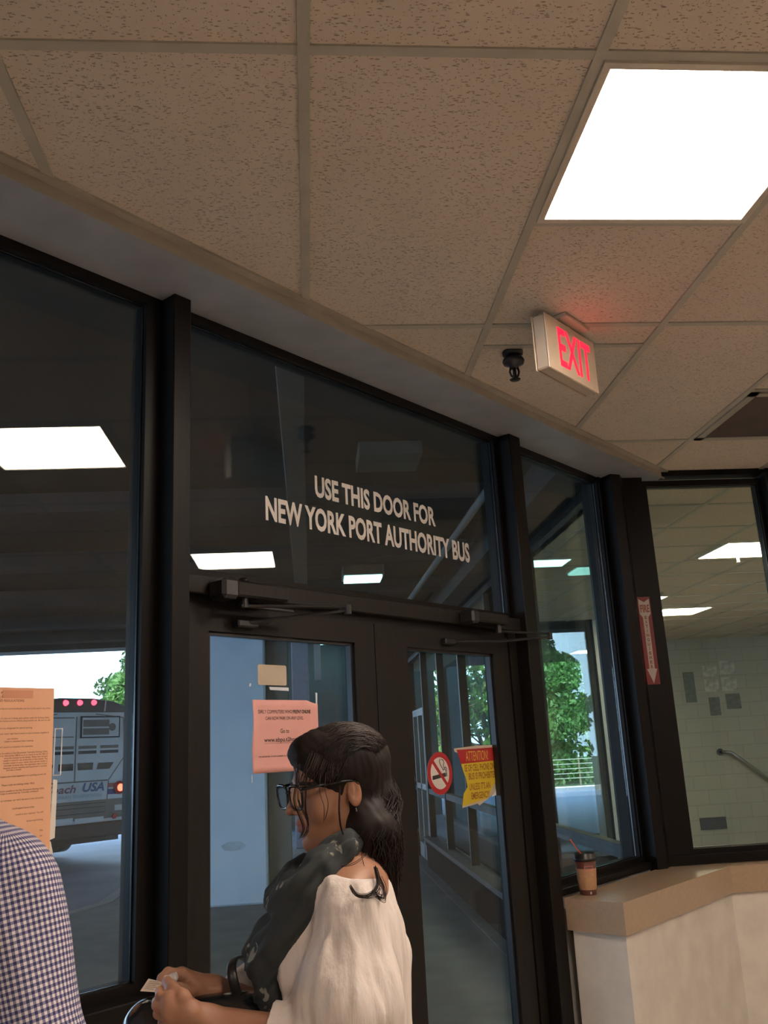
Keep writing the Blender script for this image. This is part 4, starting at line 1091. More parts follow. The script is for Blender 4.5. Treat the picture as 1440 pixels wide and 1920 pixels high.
def tree(x, y, h, r, seed, lm, label, nl=5200, zlow=0.15, leaf=0.13):
    rng = random.Random(seed)
    t = thing('tree', label, 'tree', (x, y, -0.02), 'trees beyond the far road')
    b = MB(); tr = []
    for i in range(9): tr.append((x + 0.25 * math.sin(i * 0.9 + seed), y + 0.2 * math.cos(i + seed), -0.05 + h * 0.9 * i / 8))
    b.tube(tr, [0.16 * (1 - 0.09 * i) for i in range(9)], 8)
    cl_ = []
    for k in range(26):
        zz = zlow + (h - zlow) * (0.02 + 0.96 * rng.random())
        a = rng.random() * 6.283; f = (1 - abs((zz / h) - 0.5) * 0.9) * r * (0.25 + 0.75 * rng.random())
        cx_, cy_ = x + math.cos(a) * f, y + math.sin(a) * f
        cl_.append((cx_, cy_, zz, 0.55 + 0.6 * rng.random()))
        b.tube([tr[min(8, max(1, int(zz / h * 8)))], ((x + cx_) / 2, (y + cy_) / 2, zz - 0.2), (cx_, cy_, zz)], [0.05, 0.03, 0.012], 5)
    b.build('trunk', BARK, t, True)
    lv = MB(); V = []; F = []
    for i in range(nl):
        c_ = cl_[rng.randrange(len(cl_))]
        g_ = [rng.gauss(0, 1) for _ in range(3)]
        l_ = math.sqrt(sum(q * q for q in g_)); rr_ = c_[3] * rng.random() ** 0.5
        p = Vector((c_[0] + g_[0] / l_ * rr_ * 1.3, c_[1] + g_[1] / l_ * rr_ * 1.3, c_[2] + g_[2] / l_ * rr_ * 0.8))
        u = Vector([rng.gauss(0, 1) for _ in range(3)]).normalized(); w = u.cross(Vector([rng.gauss(0, 1) for _ in range(3)])).normalized()
        s_ = leaf * (0.6 + 0.8 * rng.random()); k = len(V)
        V += [p - u * s_, p + w * s_ * 0.45, p + u * s_, p - w * s_ * 0.45]; F.append([k, k + 1, k + 2, k + 3])
    lv.raw(V, F); lv.build('foliage', lm, t)
T = [(5.9, 36.5, 6.5, 2.3, 1, 1, 'bright leafy tree seen through the right door glass above the poster'),
     (7.6, 38.5, 8.0, 2.4, 2, 0, 'leafy tree just right of the one above the poster'),
     (9.3, 36.0, 6.2, 1.6, 3, 0, 'bushy green tree filling the narrow window'),
     (11.2, 37.0, 5.4, 1.9, 4, 1, 'bright green tree at the right of the narrow window'),
     (10.2, 44.0, 10.5, 2.6, 5, 2, 'tall darker tree behind the bushy one in the narrow window'),
     (8.4, 46.0, 4.8, 2.6, 12, 2, 'low dark tree between the two windows'),
     (-4.9, 40.0, 3.8, 2.0, 6, 1, 'low leafy tree seen in the gap left of the blue column'),
     (-7.1, 40.0, 8.5, 1.45, 14, 0, 'tall tree added right of the bus to block sky mirrored in the hall glazing'),  # added to keep the bright sky out of the hall glass reflection
     (-7.6, 44.5, 9.0, 2.0, 15, 2, 'second tall tree added behind the one right of the bus to block mirrored sky'),  # also added, thickens the screen against the mirrored sky
     (13.5, 40.0, 7.5, 2.6, 10, 0, 'leafy tree hidden behind the corner post')]
for x, y, h, r, sd, li, lab in T: tree(x, y, h, r, sd, LM[li], lab, nl={1: 4200, 2: 3800, 3: 26000, 4: 22000, 14: 20000, 15: 16000}.get(sd, 6000), leaf=(0.11 if sd in (3, 4) else 0.14))
t = thing('wire_fence', 'low wire fence in front of the trees beyond the road', 'fence', (8, 34.2, -0.02))
for k in range(-2, 12): MB().box(k * 2.0 - 0.03, k * 2.0 + 0.03, 34.17, 34.23, -0.02, 1.05).build('post', BARK, t)
b = MB()
for z in (0.25, 0.42, 0.59, 0.76, 0.93): b.box(-4, 22, 34.16, 34.18, z - 0.012, z + 0.012)
b.build('wires', mat('fence_wire', (0.30, 0.30, 0.28), 0.5, 0.3), t)
# ================================================================ people
SKIN = mat('skin', (0.37, 0.185, 0.11), 0.5, c2=(0.33, 0.16, 0.095), nscale=18, sub=0.12, bump=0.1, bscale=300)
LIP = mat('lips', (0.36, 0.13, 0.10), 0.45)
EYEW = mat('eye_white', (0.65, 0.6, 0.56), 0.25)
IRIS = mat('dark_iris', (0.03, 0.015, 0.01), 0.15)
BROW = mat('eyebrow_hair', (0.035, 0.02, 0.015), 0.8)
NAIL = mat('nail', (0.66, 0.42, 0.34), 0.3)
def head_sdf(q, male=False):
    """q: head-local metres, x forward, y left, z up; origin between the ears"""
    d = s_el(q, (-0.014, 0, 0.034), (0.097, 0.075, 0.080))
    d = smin(d, s_el(q, (0.030, 0, -0.012), (0.055, 0.058, 0.078)), 0.02)
    a = np.abs(q[:, 1]); qa = np.stack([q[:, 0], a, q[:, 2]], 1)
    d = smin(d, s_rc(qa, (-0.012, 0.050, -0.050), (0.056, 0.014, -0.094), 0.017, 0.015), 0.022)
    d = smin(d, s_el(q, (0.048, 0, -0.068), (0.035, 0.038, 0.034)), 0.02)
    d = smin(d, s_el(q, (0.069, 0, -0.054), (0.020, 0.028, 0.026)), 0.012)
    d = smin(d, s_sp(q, (0.071, 0, -0.093), 0.016), 0.014)
    d = smin(d, s_el(qa, (0.056, 0.036, -0.022), (0.024, 0.022, 0.026)), 0.02)       # cheek
    d = smin(d, s_el(qa, (0.072, 0.024, 0.026), (0.012, 0.026, 0.009)), 0.012)       # brow ridge
    d = smax(d, -s_el(qa, (0.092, 0.031, 0.006), (0.017, 0.017, 0.011)), 0.010)      # socket
    d = smin(d, s_el(qa, (0.0695, 0.031, 0.0055), (0.0115, 0.0150, 0.0105)), 0.004)  # lids
    d = smin(d, s_rc(q, (0.082, 0, 0.016), (0.106, 0, -0.021), 0.0072, 0.0095), 0.012)
    d = smin(d, s_el(qa, (0.094, 0.011, -0.025), (0.010, 0.0065, 0.0075)), 0.006)
    d = smax(d, -s_el(qa, (0.099, 0.0065, -0.0335), (0.005, 0.0035, 0.004)), 0.002)
    d = smin(d, s_el(q, (0.083, 0, -0.0495), (0.0125, 0.024, 0.0065)), 0.006)
    d = smin(d, s_el(q, (0.081, 0, -0.0615), (0.0125, 0.021, 0.0075)), 0.006)
    d = smax(d, -s_el(q, (0.096, 0, -0.0555), (0.010, 0.026, 0.0014)), 0.003)
    d = smax(d, -s_el(q, (0.094, 0, -0.076), (0.012, 0.018, 0.005)), 0.008)
    ear = s_el(qa, (-0.006, 0.074, -0.006), (0.0155, 0.0070, 0.0265))
    ear = smax(ear, -s_el(qa, (-0.004, 0.0825, -0.001), (0.0095, 0.0070, 0.0165)), 0.004)
    ear = smin(ear, s_el(qa, (-0.001, 0.078, 0.002), (0.004, 0.004, 0.010)), 0.004)
    d = smin(d, ear, 0.005)
    return d
def head_mats(cen_local):
    x, y, z = cen_local.T
    m = np.zeros(len(x), int)
    lip = (x > 0.078) & (((y / 0.023) ** 2 + ((z + 0.0555) / 0.0115) ** 2) < 1)
    m[lip] = 1
    bz = 0.0275 + 0.006 * np.cos((np.abs(y) - 0.030) * 55) - 0.005
    br = (x > 0.045) & (np.abs(np.abs(y) - 0.034) < 0.019) & (np.abs(z - bz) < 0.0035)
    m[br] = 3
    return m
def uv_sphere(c, r, n=20, k=12):
    V = []; F = []
    for i in range(k + 1):
        t_ = math.pi * i / k
        for j in range(n):
            a = 2 * math.pi * j / n; V.append((c[0] + r * math.sin(t_) * math.cos(a), c[1] + r * math.sin(t_) * math.sin(a), c[2] + r * math.cos(t_)))
    for i in range(k):
        for j in range(n): F.append([i * n + j, (i + 1) * n + j, (i + 1) * n + (j + 1) % n, i * n + (j + 1) % n])
    return np.array(V), F

# ---------------------------------------------------------------- woman in the white blouse, facing left
HS = 0.90
HC = P(630, 1481, 1.75)
yaw, pit = math.radians(23), math.radians(7)
fx = np.array([-math.cos(yaw) * math.cos(pit), -math.sin(yaw) * math.cos(pit), -math.sin(pit)])
ly = np.array([math.sin(yaw), -math.cos(yaw), 0.0])
uz = np.cross(fx, ly)
HM = np.stack([fx, ly, uz], 1)            # columns: local axes in world
def h2w(q): return (np.asarray(q, float) * HS) @ HM.T + HC
def w2h(p): return ((p - HC) @ HM) / HS
sh_n = P(650, 1695, 1.61); sh_f = P(640, 1680, 1.90)     # near and far shoulder joints
neck_b = P(668, 1640, 1.755)
def torso(p, g=0.0):
    d = s_el(p, P(640, 1760, 1.75), (0.098 + g, 0.150 + g, 0.150 + g))
    d = smin(d, s_el(p, P(635, 1900, 1.75), (0.092 + g, 0.132 + g, 0.15 + g)), 0.04)
    d = smin(d, s_el(p, P(635, 2060, 1.75), (0.115 + g, 0.168 + g, 0.14 + g)), 0.06)
    d = smin(d, s_el(p, P(578, 1800, 1.69), (0.060 + g, 0.062 + g, 0.062 + g)), 0.03)
    d = smin(d, s_el(p, P(578, 1800, 1.81), (0.060 + g, 0.062 + g, 0.062 + g)), 0.03)
    d = smin(d, s_rc(p, sh_n + (0, 0.02, 0), sh_f - (0, 0.02, 0), 0.050 + g, 0.050 + g), 0.03)
    return d
def body_hi(p):
    return head_sdf(w2h(p)) * HS
def neck(p):
    return s_rc(p, h2w((-0.022, 0, -0.05)), neck_b, 0.049, 0.055)
elb_n = P(655, 1975, 1.585); wr_n = P(388, 1915, 1.615)
elb_f = P(560, 1915, 1.88); wr_f = P(398, 1858, 1.735)
def C5(x, y, Y): return P(220 + x / 4.8, 1740 + y / 4.8, Y)
leg_n0 = P(640, 2100, 1.67); leg_f0 = P(640, 2100, 1.83)
def fl_(q, z): return np.array([q[0], q[1], z])
kn_n = fl_(leg_n0 + (-0.02, 0, 0), 0.47); kn_f = fl_(leg_f0 + (-0.03, 0, 0), 0.47)
an_n = fl_(leg_n0 + (0.0, 0, 0), 0.09); an_f = fl_(leg_f0 + (-0.02, 0, 0), 0.09)
def legs(p, g=0.0):
    d = smin(s_rc(p, leg_n0, kn_n, 0.085 + g, 0.055 + g), s_rc(p, kn_n, an_n, 0.055 + g, 0.040 + g), 0.02)
    e = smin(s_rc(p, leg_f0, kn_f, 0.085 + g, 0.055 + g), s_rc(p, kn_f, an_f, 0.055 + g, 0.040 + g), 0.02)
    return smin(d, e, 0.02)
def body_lo(p):
    d = smin(torso(p, -0.008), neck(p), 0.05)
    d = smin(d, s_el(p, P(660, 1662, 1.70), (0.064, 0.105, 0.058)), 0.03)
    d = smin(d, legs(p, -0.008), 0.03)
    for a, b_, c_, ra, rb in ((sh_n, elb_n, wr_n, 0.036, 0.034), (sh_f, elb_f, wr_f, 0.040, 0.034)):
        d = smin(d, s_rc(p, a, b_, ra, rb), 0.02)
    return d
def forearm(e, w):
    m_ = e + (w - e) * 0.3
    return lambda p: smin(s_rc(p, e, m_, 0.037, 0.037), s_rc(p, m_, w, 0.037, 0.0235), 0.01)
fa_n = forearm(elb_n, wr_n); fa_f = forearm(elb_f, wr_f)
def hand(p, wrist, cmc, mcps, fingers, thumb, pr=0.0145):
    d = None
    for m_ in mcps:
        e = s_rc(p, wrist, m_, 0.0165, 0.0115); d = e if d is None else smin(d, e, 0.012)
    d = smin(d, s_rc(p, wrist, cmc, 0.017, 0.0165), 0.012)
    d = smin(d, s_rc(p, cmc, mcps[0], 0.013, 0.010), 0.012)
    f_ = None
    for m_, f in zip(mcps, fingers):
        e = chain(p, [m_] + f, [0.0098, 0.0084, 0.0076, 0.0064], 0.003)
        f_ = e if f_ is None else np.minimum(f_, e)
    d = smin(d, f_, 0.003)
    t_ = chain(p, [cmc] + thumb, [0.0165, 0.0120, 0.0110, 0.0082], 0.005)
    return smin(d, t_, 0.004)
nh = dict(wrist=wr_n, cmc=C5(660, 760, 1.600), mcps=[C5(478, 652, 1.600), C5(466, 724, 1.597), C5(478, 796, 1.602), C5(508, 862, 1.612)],
          fingers=[[C5(388, 618, 1.610), C5(385, 572, 1.638), C5(425, 566, 1.662)], [C5(358, 694, 1.608), C5(354, 664, 1.640), C5(412, 648, 1.664)],
                   [C5(372, 770, 1.612), C5(370, 742, 1.643), C5(428, 728, 1.664)], [C5(414, 846, 1.624), C5(410, 822, 1.648), C5(455, 805, 1.664)]],
          thumb=[C5(585, 625, 1.598), C5(500, 560, 1.620), C5(447, 478, 1.648)])
fh = dict(wrist=wr_f, cmc=C5(720, 560, 1.715), mcps=[C5(575, 425, 1.712), C5(585, 420, 1.732), C5(590, 440, 1.750), C5(600, 470, 1.766)],
          fingers=[[C5(455, 400, 1.705), C5(400, 450, 1.692), C5(408, 520, 1.682)], [C5(450, 410, 1.725), C5(395, 465, 1.712), C5(405, 535, 1.700)],
                   [C5(455, 430, 1.742), C5(402, 485, 1.730), C5(412, 550, 1.716)], [C5(480, 465, 1.756), C5(425, 515, 1.745), C5(435, 570, 1.730)]],
          thumb=[C5(640, 575, 1.695), C5(560, 560, 1.678), C5(485, 520, 1.668)])
def near_hand(p): return smin(hand(p, **nh), fa_n(p), 0.012)
def far_hand(p): return smin(hand(p, **fh), fa_f(p), 0.012)
extra = []
def bounds(pts, pad):
    A = np.array(pts); return A.min(0) - pad, A.max(0) + pad
V, F = polygonize(body_lo, (-0.36, 1.45, 0.04), (0.26, 2.05, 1.50), 0.009); extra.append((V, F, 0))
for fn, dct, e in ((near_hand, nh, elb_n), (far_hand, fh, elb_f)):
    lo, hi = bounds([dct['wrist'], dct['cmc'], e] + dct['mcps'] + sum(dct['fingers'], []) + dct['thumb'], 0.045)
    V, F = polygonize(fn, lo, hi, 0.0018); extra.append((V, F, 0))
for sgn in (1, -1):
    c_ = h2w((0.0665, 0.031 * sgn, 0.005))
    V, F = uv_sphere((0, 0, 0), 0.0112 * HS); V = V + c_; extra.append((V, F, 2))
    c_ = h2w((0.0745, 0.031 * sgn, 0.0035))
    V, F = uv_sphere((0, 0, 0), 0.0050 * HS, 14, 8); V = V + c_; extra.append((V, F, 4))
def nail_disc(tip, prev, out, w=0.0058):
    t_ = tip - prev; t_ = t_ / np.linalg.norm(t_); o_ = np.asarray(out, float); o_ = o_ - t_ * (o_ @ t_); o_ /= np.linalg.norm(o_)
    sd = np.cross(t_, o_); c_ = tip + o_ * 0.0050 + t_ * 0.001
    V, F = uv_sphere((0, 0, 0), 1.0, 14, 8)
    V = c_ + (V[:, :1] * t_ * w * 1.2 + V[:, 1:2] * sd * w * 0.9 + V[:, 2:] * o_ * 0.0030)
    return (V, F, 5)
extra.append(nail_disc(nh['thumb'][2], nh['thumb'][1], (0.25, -0.5, 0.85), 0.0062))
extra.append(nail_disc(fh['thumb'][2], fh['thumb'][1], (0, -0.9, 0.4)))
woman = thing('person', 'dark-haired person in glasses, grey scarf and white blouse holding a ticket', 'person', (an_n[0], 1.75, 0.0))
lo, hi = HC - 0.125, HC + 0.125
wb = soft('body', body_hi, lo, hi, 0.0019, [SKIN, LIP, EYEW, BROW, IRIS, NAIL], woman, matfn=lambda c_: head_mats(w2h(c_)), extra=extra)

# blouse: crinkled white cotton, wide neckline, full sleeves
def crinkle(p, a=0.0052):
    w = p + np.stack([vnoise(p, 9), vnoise(p + 5, 9), 0 * p[:, 0]], 1) * 0.012
    q = w * np.array([34.0, 34.0, 6.5]) + np.array([0, 0, 3.0])
    return a * 1.5 * vnoise(q, 1.0) + a * 0.8 * vnoise(q * 2.4, 1.0) + a * 0.7 * vnoise(p, 14) - 0.002
def sleeve_n(p):
    d = s_rc(p, sh_n + (0.004, 0, -0.02), P(655, 1880, 1.585), 0.060, 0.080)
    d = smin(d, s_rc(p, P(655, 1880, 1.585), P(648, 1985, 1.585), 0.080, 0.068), 0.03)
    d = smin(d, s_rc(p, P(640, 1975, 1.585), P(505, 1942, 1.602), 0.064, 0.044), 0.02)
    return d
def sleeve_f(p):
    d = s_rc(p, sh_f, P(585, 1880, 1.90), 0.055, 0.070)
    d = smin(d, s_rc(p, P(585, 1890, 1.89), P(500, 1870, 1.845), 0.055, 0.045), 0.02)
    d = smin(d, s_rc(p, P(500, 1868, 1.845), P(455, 1850, 1.80), 0.042, 0.032), 0.02)
    return d
ct_ = P(500, 1942, 1.602); cdir = (ct_ - P(640, 1975, 1.585)); cdir /= np.linalg.norm(cdir)
ct2 = P(440, 1838, 1.80); cdir2 = (ct2 - P(520, 1880, 1.86)); cdir2 /= np.linalg.norm(cdir2)
nl1, nl2 = P(600, 1640, 1.60), P(712, 1652, 1.60)
nz_n = np.cross(nl2 - nl1, np.array([0, 1.0, 0.06])); nz_n /= np.linalg.norm(nz_n); nz_n *= np.sign(nz_n[2])
def blouse(p):
    d = torso(p, 0.010)
    d = smin(d, s_el(p, P(645, 1850, 1.74), (0.102, 0.15, 0.20)), 0.04)
    d = smin(d, s_rc(p, P(575, 1815, 1.74), P(560, 1900, 1.74), 0.062, 0.055), 0.04)
    d = smin(d, sleeve_n(p), 0.008)
    d = smin(d, sleeve_f(p), 0.02)
    d = d + crinkle(p)
    q = (p - nl1) @ nz_n
    d = smax(d, q, 0.006)
    d = smax(d, -(s_el(p, P(640, 2230, 1.75), (0.5, 0.5, 0.20))), 0.004)
    d = np.maximum(d, np.where(s_rc(p, P(560, 1960, 1.59), ct_ + cdir * 0.1, 0.07, 0.07) < 0, (p - ct_) @ cdir, -1))
    inner = np.minimum(fa_n(p), fa_f(p)) - 0.006
    near_c = np.minimum(np.abs((p - ct_) @ cdir), 9) + np.where(length(p - ct_) < 0.09, 0, 9)
    return d
BLO = mat('white_crinkle_cotton', (0.70, 0.63, 0.585), 0.8, c2=(0.64, 0.57, 0.53), nscale=6, bump=1.0, bscale=120, nstretch=(1, 1, 0.14))
soft('blouse', blouse, (-0.20, 1.46, 0.86), (0.24, 2.02, 1.44), 0.0042, BLO, woman)
o = wb
def trousers(p):
    d = smin(legs(p, 0.006), s_el(p, P(635, 2060, 1.75), (0.122, 0.176, 0.13)), 0.05)
    d = smax(d, p[:, 2] - 1.0, 0.01)
    return smax(d, 0.075 - p[:, 2], 0.01)
soft('trousers', trousers, (-0.22, 1.5, 0.05), (0.26, 2.0, 1.02), 0.009, mat('black_trousers', (0.02, 0.02, 0.025), 0.7), woman)
for an, nm in ((an_n, 'shoe'), (an_f, 'shoe')):
    f_ = lambda p, an=an: smax(smin(s_el(p, (an[0] - 0.06, an[1], 0.035), (0.125, 0.042, 0.036)), s_rc(p, (an[0], an[1], 0.10), (an[0], an[1], 0.04), 0.043, 0.045), 0.02), 0.002 - p[:, 2], 0.004)
    soft(nm, f_, (an[0] - 0.2, an[1] - 0.06, -0.005), (an[0] + 0.07, an[1] + 0.06, 0.16), 0.006, M['black'], woman)

# scarf
SC = None
def scarf_mat():
    m, nt, b = nmat('charcoal_printed_scarf')
    b.inputs['Roughness'].default_value = 0.9
    tc = nt.nodes.new('ShaderNodeTexCoord')
    vo = nt.nodes.new('ShaderNodeTexVoronoi'); vo.inputs['Scale'].default_value = 22
    n0 = nt.nodes.new('ShaderNodeTexNoise'); n0.inputs['Scale'].default_value = 34; n0.inputs['Detail'].default_value = 3; n0.inputs['Distortion'].default_value = 1.2
    nt.links.new(tc.outputs['Object'], vo.inputs['Vector']); nt.links.new(tc.outputs['Object'], n0.inputs['Vector'])
    se = nt.nodes.new('ShaderNodeSeparateColor'); nt.links.new(vo.outputs['Color'], se.inputs[0])
    g1 = nt.nodes.new('ShaderNodeMath'); g1.operation = 'GREATER_THAN'; g1.inputs[1].default_value = 0.5; nt.links.new(se.outputs[0], g1.inputs[0])
    l1 = nt.nodes.new('ShaderNodeMath'); l1.operation = 'LESS_THAN'; l1.inputs[1].default_value = 0.42; nt.links.new(vo.outputs['Distance'], l1.inputs[0])
    rp = nt.nodes.new('ShaderNodeMapRange'); rp.inputs[1].default_value = 0.53; rp.inputs[2].default_value = 0.58; nt.links.new(n0.outputs['Fac'], rp.inputs[0])
    m1 = nt.nodes.new('ShaderNodeMath'); m1.operation = 'MULTIPLY'; m2 = nt.nodes.new('ShaderNodeMath'); m2.operation = 'MULTIPLY'
    nt.links.new(g1.outputs[0], m1.inputs[0]); nt.links.new(l1.outputs[0], m1.inputs[1]); nt.links.new(m1.outputs[0], m2.inputs[0]); nt.links.new(rp.outputs[0], m2.inputs[1])
    mx = nt.nodes.new('ShaderNodeMix'); mx.data_type = 'RGBA'; mx.inputs[6].default_value = (0.030, 0.036, 0.038, 1); mx.inputs[7].default_value = (0.22, 0.22, 0.18, 1)
    nt.links.new(m2.outputs[0], mx.inputs[0]); nt.links.new(mx.outputs[2], b.inputs['Base Color'])
    return m
neckax = neck_b
def scarf(p):
    w = p + np.stack([vnoise(p, 16), vnoise(p + 3.1, 16), vnoise(p + 7.7, 16)], 1) * 0.010
    # upper loop hugging the neck, two crossing lower loops, hanging end
    d = chain(w, [P(694, 1585, 1.79), P(684, 1582, 1.738), P(648, 1592, 1.682), P(592, 1624, 1.655), P(552, 1662, 1.68), P(545, 1672, 1.73), P(562, 1650, 1.80), P(610, 1615, 1.84), P(665, 1600, 1.83)], [0.026, 0.023, 0.024, 0.027, 0.029, 0.029, 0.030, 0.028, 0.026], 0.010)
    e = chain(w, [P(658, 1592, 1.655), P(614, 1626, 1.635), P(572, 1668, 1.635), P(538, 1690, 1.66), P(530, 1694, 1.72), P(548, 1680, 1.79), P(600, 1640, 1.85)], [0.016, 0.022, 0.028, 0.030, 0.030, 0.030, 0.026], 0.008)
    d = smin(d, e, 0.004)
    f = chain(w, [P(612, 1638, 1.635), P(580, 1686, 1.628), P(548, 1738, 1.640), P(512, 1775, 1.655), P(492, 1815, 1.665), P(502, 1862, 1.665), P(515, 1895, 1.665)], [0.014, 0.024, 0.032, 0.032, 0.029, 0.025, 0.022], 0.008)
    d = smin(d, f, 0.004)
    g_ = chain(w, [P(555, 1700, 1.665), P(510, 1740, 1.68), P(482, 1785, 1.69), P(478, 1815, 1.69), P(500, 1860, 1.69)], [0.028, 0.028, 0.020, 0.016, 0.016], 0.008)
    d = smin(d, g_, 0.003)
    w2 = p + np.stack([vnoise(p, 11), vnoise(p + 5.3, 11), vnoise(p + 2.9, 11)], 1) * 0.02
    al = (w2[:, 0] + w2[:, 2]) * 0.707; ac = (w2[:, 0] - w2[:, 2]) * 0.707
    f2 = np.stack([al * 10, ac * 75, w2[:, 1] * 45], 1)
    return d + 0.0065 * vnoise(f2, 1.0) + 0.0034 * vnoise(f2 * 1.9 + 4, 1.0) - 0.001
soft('scarf', scarf, (-0.20, 1.56, 1.12), (0.16, 1.92, 1.50), 0.003, scarf_mat(), woman)

# hair
HAIR = mat('dark_brown_hair', (0.007, 0.004, 0.0032), 0.6, 0, 0.25, c2=(0.012, 0.006, 0.0045), nscale=30)
HSTR = mat('dark_brown_strands', (0.010, 0.0055, 0.0042), 0.5, 0, 0.3, c2=(0.022, 0.011, 0.008), nscale=25)
hb = [P(668, 1440, 1.77), P(695, 1500, 1.765), P(698, 1560, 1.720), P(709, 1620, 1.722), P(714, 1668, 1.72)]
def hair(p):
    q = w2h(p)
    cap = s_el(q, (-0.022, 0, 0.045), (0.107, 0.088, 0.086))
    cap = smin(cap, s_el(q, (0.030, -0.006, 0.088), (0.056, 0.052, 0.034)), 0.025)
    # keep the face, forehead and ears free
    face = s_el(q, (0.088, -0.016, 0.000), (0.052, 0.066, 0.062))
    face = np.minimum(face, s_el(q, (0.062, 0, -0.050), (0.085, 0.10, 0.072)))
    qa = np.stack([q[:, 0], np.abs(q[:, 1]), q[:, 2]], 1)
    face = np.minimum(face, s_el(qa, (0.000, 0.090, -0.016), (0.026, 0.036, 0.038)))
    cap = smax(cap, -face, 0.006)
    b_ = chain(p, hb, [0.048, 0.046, 0.044, 0.036, 0.020], 0.02)
    b_ = smin(b_, s_el(p, P(680, 1560, 1.715), (0.026, 0.030, 0.055)), 0.02)
    d = smin(cap * HS, b_, 0.02)
    return d + 0.0035 * vnoise(p, 42) + 0.0005 * np.sin((p[:, 0] * 1.0 + p[:, 1] * 0.8) * 420 + 9 * vnoise(p, 14))
hr = soft('hair', hair, (-0.10, 1.60, 1.30), (0.21, 1.93, 1.72), 0.0035, HAIR, woman)
rng = random.Random(11)
b = MB()
def strand(pts, r=0.0009, sides=3): b.tube([tuple(q) for q in pts], [r] * (len(pts) - 1) + [r * 0.3], sides, caps=False)
for i in range(420):                       # swept back over the skull
    y0_ = rng.uniform(-0.08, 0.088); x0_ = rng.uniform(-0.02, 0.075)
    pts = []
    a0 = rng.uniform(-0.35, 0.75); lat = rng.uniform(-1.25, 1.25)
    for k in range(12):
        u = a0 + (2.7 - a0) * k / 11 * rng.uniform(0.97, 1.03)
        la = lat * (1 - 0.10 * k / 11) + 0.04 * math.sin(k * 1.3 + i)
        q = np.array([math.cos(u) * math.cos(la) * 0.1095, math.sin(la) * 0.0905, math.sin(u) * math.cos(la) * 0.0885]) + np.array([-0.022, 0, 0.045]) 
        q = q * (1 + 0.0) 
        if q[0] > 0.045 and q[2] < 0.082: continue
        pts.append(h2w(q) + np.array([rng.gauss(0, 0.0006), rng.gauss(0, 0.0006), rng.gauss(0, 0.0006)]))
    if len(pts) > 4: strand(pts)
for i in range(330):                       # long wavy length down the back
    a = rng.uniform(0, 6.283); ph = rng.uniform(0, 6.28); ln = rng.uniform(0.75, 1.12); rr_ = rng.uniform(0.9, 1.12)
    R_ = [0.050, 0.051, 0.047, 0.040, 0.028]; pts = []
    for k in range(16):
        t_ = k / 15 * 4 * min(1, ln); j = min(3, int(t_)); f_ = t_ - j
        c_ = hb[j] + (hb[j + 1] - hb[j]) * f_; r_ = (R_[j] + (R_[j + 1] - R_[j]) * f_) * rr_
        aa = a + 0.25 * math.sin(k * 0.9 + ph)
        q = c_ + np.array([math.cos(aa) * r_, math.sin(aa) * r_, 0]) + np.array([0.005 * math.sin(k * 1.1 + ph), 0.004 * math.cos(k * 1.0 + ph), 0])
        if ln > 1 and k > 13: q = q + np.array([0.0, 0, -0.012 * (k - 13)])
        pts.append(q)
    strand(pts, 0.0010)
for px_, py_ in (((640, 1600), (622, 1660)), ):
    pass
curls = [[(704, 1625, 1.62), (710, 1655, 1.580), (701, 1673, 1.556), (685, 1681, 1.545), (668, 1677, 1.545), (657, 1660, 1.555)],
         [(712, 1645, 1.62), (719, 1665, 1.585), (718, 1682, 1.570), (708, 1680, 1.565), (701, 1667, 1.570)],
         [(640, 1626, 1.600), (664, 1621, 1.60), (690, 1600, 1.63)], [(676, 1600, 1.64), (680, 1625, 1.63), (676, 1652, 1.625)],
         [(705, 1635, 1.64), (690, 1645, 1.632), (678, 1640, 1.63)]]
def smooth_pts(pp, n=14):
    A = [P(*q) for q in pp]; out = []
    for i in range(n):
        t_ = i / (n - 1) * (len(A) - 1); j = min(len(A) - 2, int(t_)); f_ = t_ - j
        p0 = A[max(0, j - 1)]; p1 = A[j]; p2 = A[j + 1]; p3 = A[min(len(A) - 1, j + 2)]
        out.append(0.5 * ((2 * p1) + (-p0 + p2) * f_ + (2 * p0 - 5 * p1 + 4 * p2 - p3) * f_ ** 2 + (-p0 + 3 * p1 - 3 * p2 + p3) * f_ ** 3))
    return out
for ci, cpt in enumerate(curls):
    for k in range(16 if ci < 2 else 2):
        off = np.array([rng.gauss(0, 0.0030), rng.gauss(0, 0.0012), rng.gauss(0, 0.0032)])
        strand([q + off * (1 - 0.6 * abs(i - 6) / 7) for i, q in enumerate(smooth_pts(cpt))], 0.00055)
face_str = [[(560, 1432, 1.69), (556, 1470, 1.665), (552, 1500, 1.655), (563, 1530, 1.655), (570, 1552, 1.66), (562, 1572, 1.67)],
            [(562, 1435, 1.69), (560, 1475, 1.66), (560, 1505, 1.65), (575, 1535, 1.652), (578, 1556, 1.66), (566, 1574, 1.67)],
            [(575, 1440, 1.68), (574, 1480, 1.655), (573, 1515, 1.648), (578, 1540, 1.650), (574, 1562, 1.66)],
            [(600, 1445, 1.67), (598, 1485, 1.645), (606, 1515, 1.640), (605, 1545, 1.645)],
            [(612, 1450, 1.665), (610, 1482, 1.645), (616, 1510, 1.640), (610, 1540, 1.643)],
            [(636, 1475, 1.665), (634, 1520, 1.660), (640, 1560, 1.665), (660, 1600, 1.66)],
            [(553, 1428, 1.70), (556, 1450, 1.68), (557, 1468, 1.67)]]
for fi, cpt in enumerate(face_str):
    for k in range([4, 4, 3, 1, 2, 7, 10][fi]):
        off = np.array([rng.gauss(0, 0.0013), 0, rng.gauss(0, 0.001)])
        strand([q + off for q in smooth_pts(cpt, 12)], 0.00065)
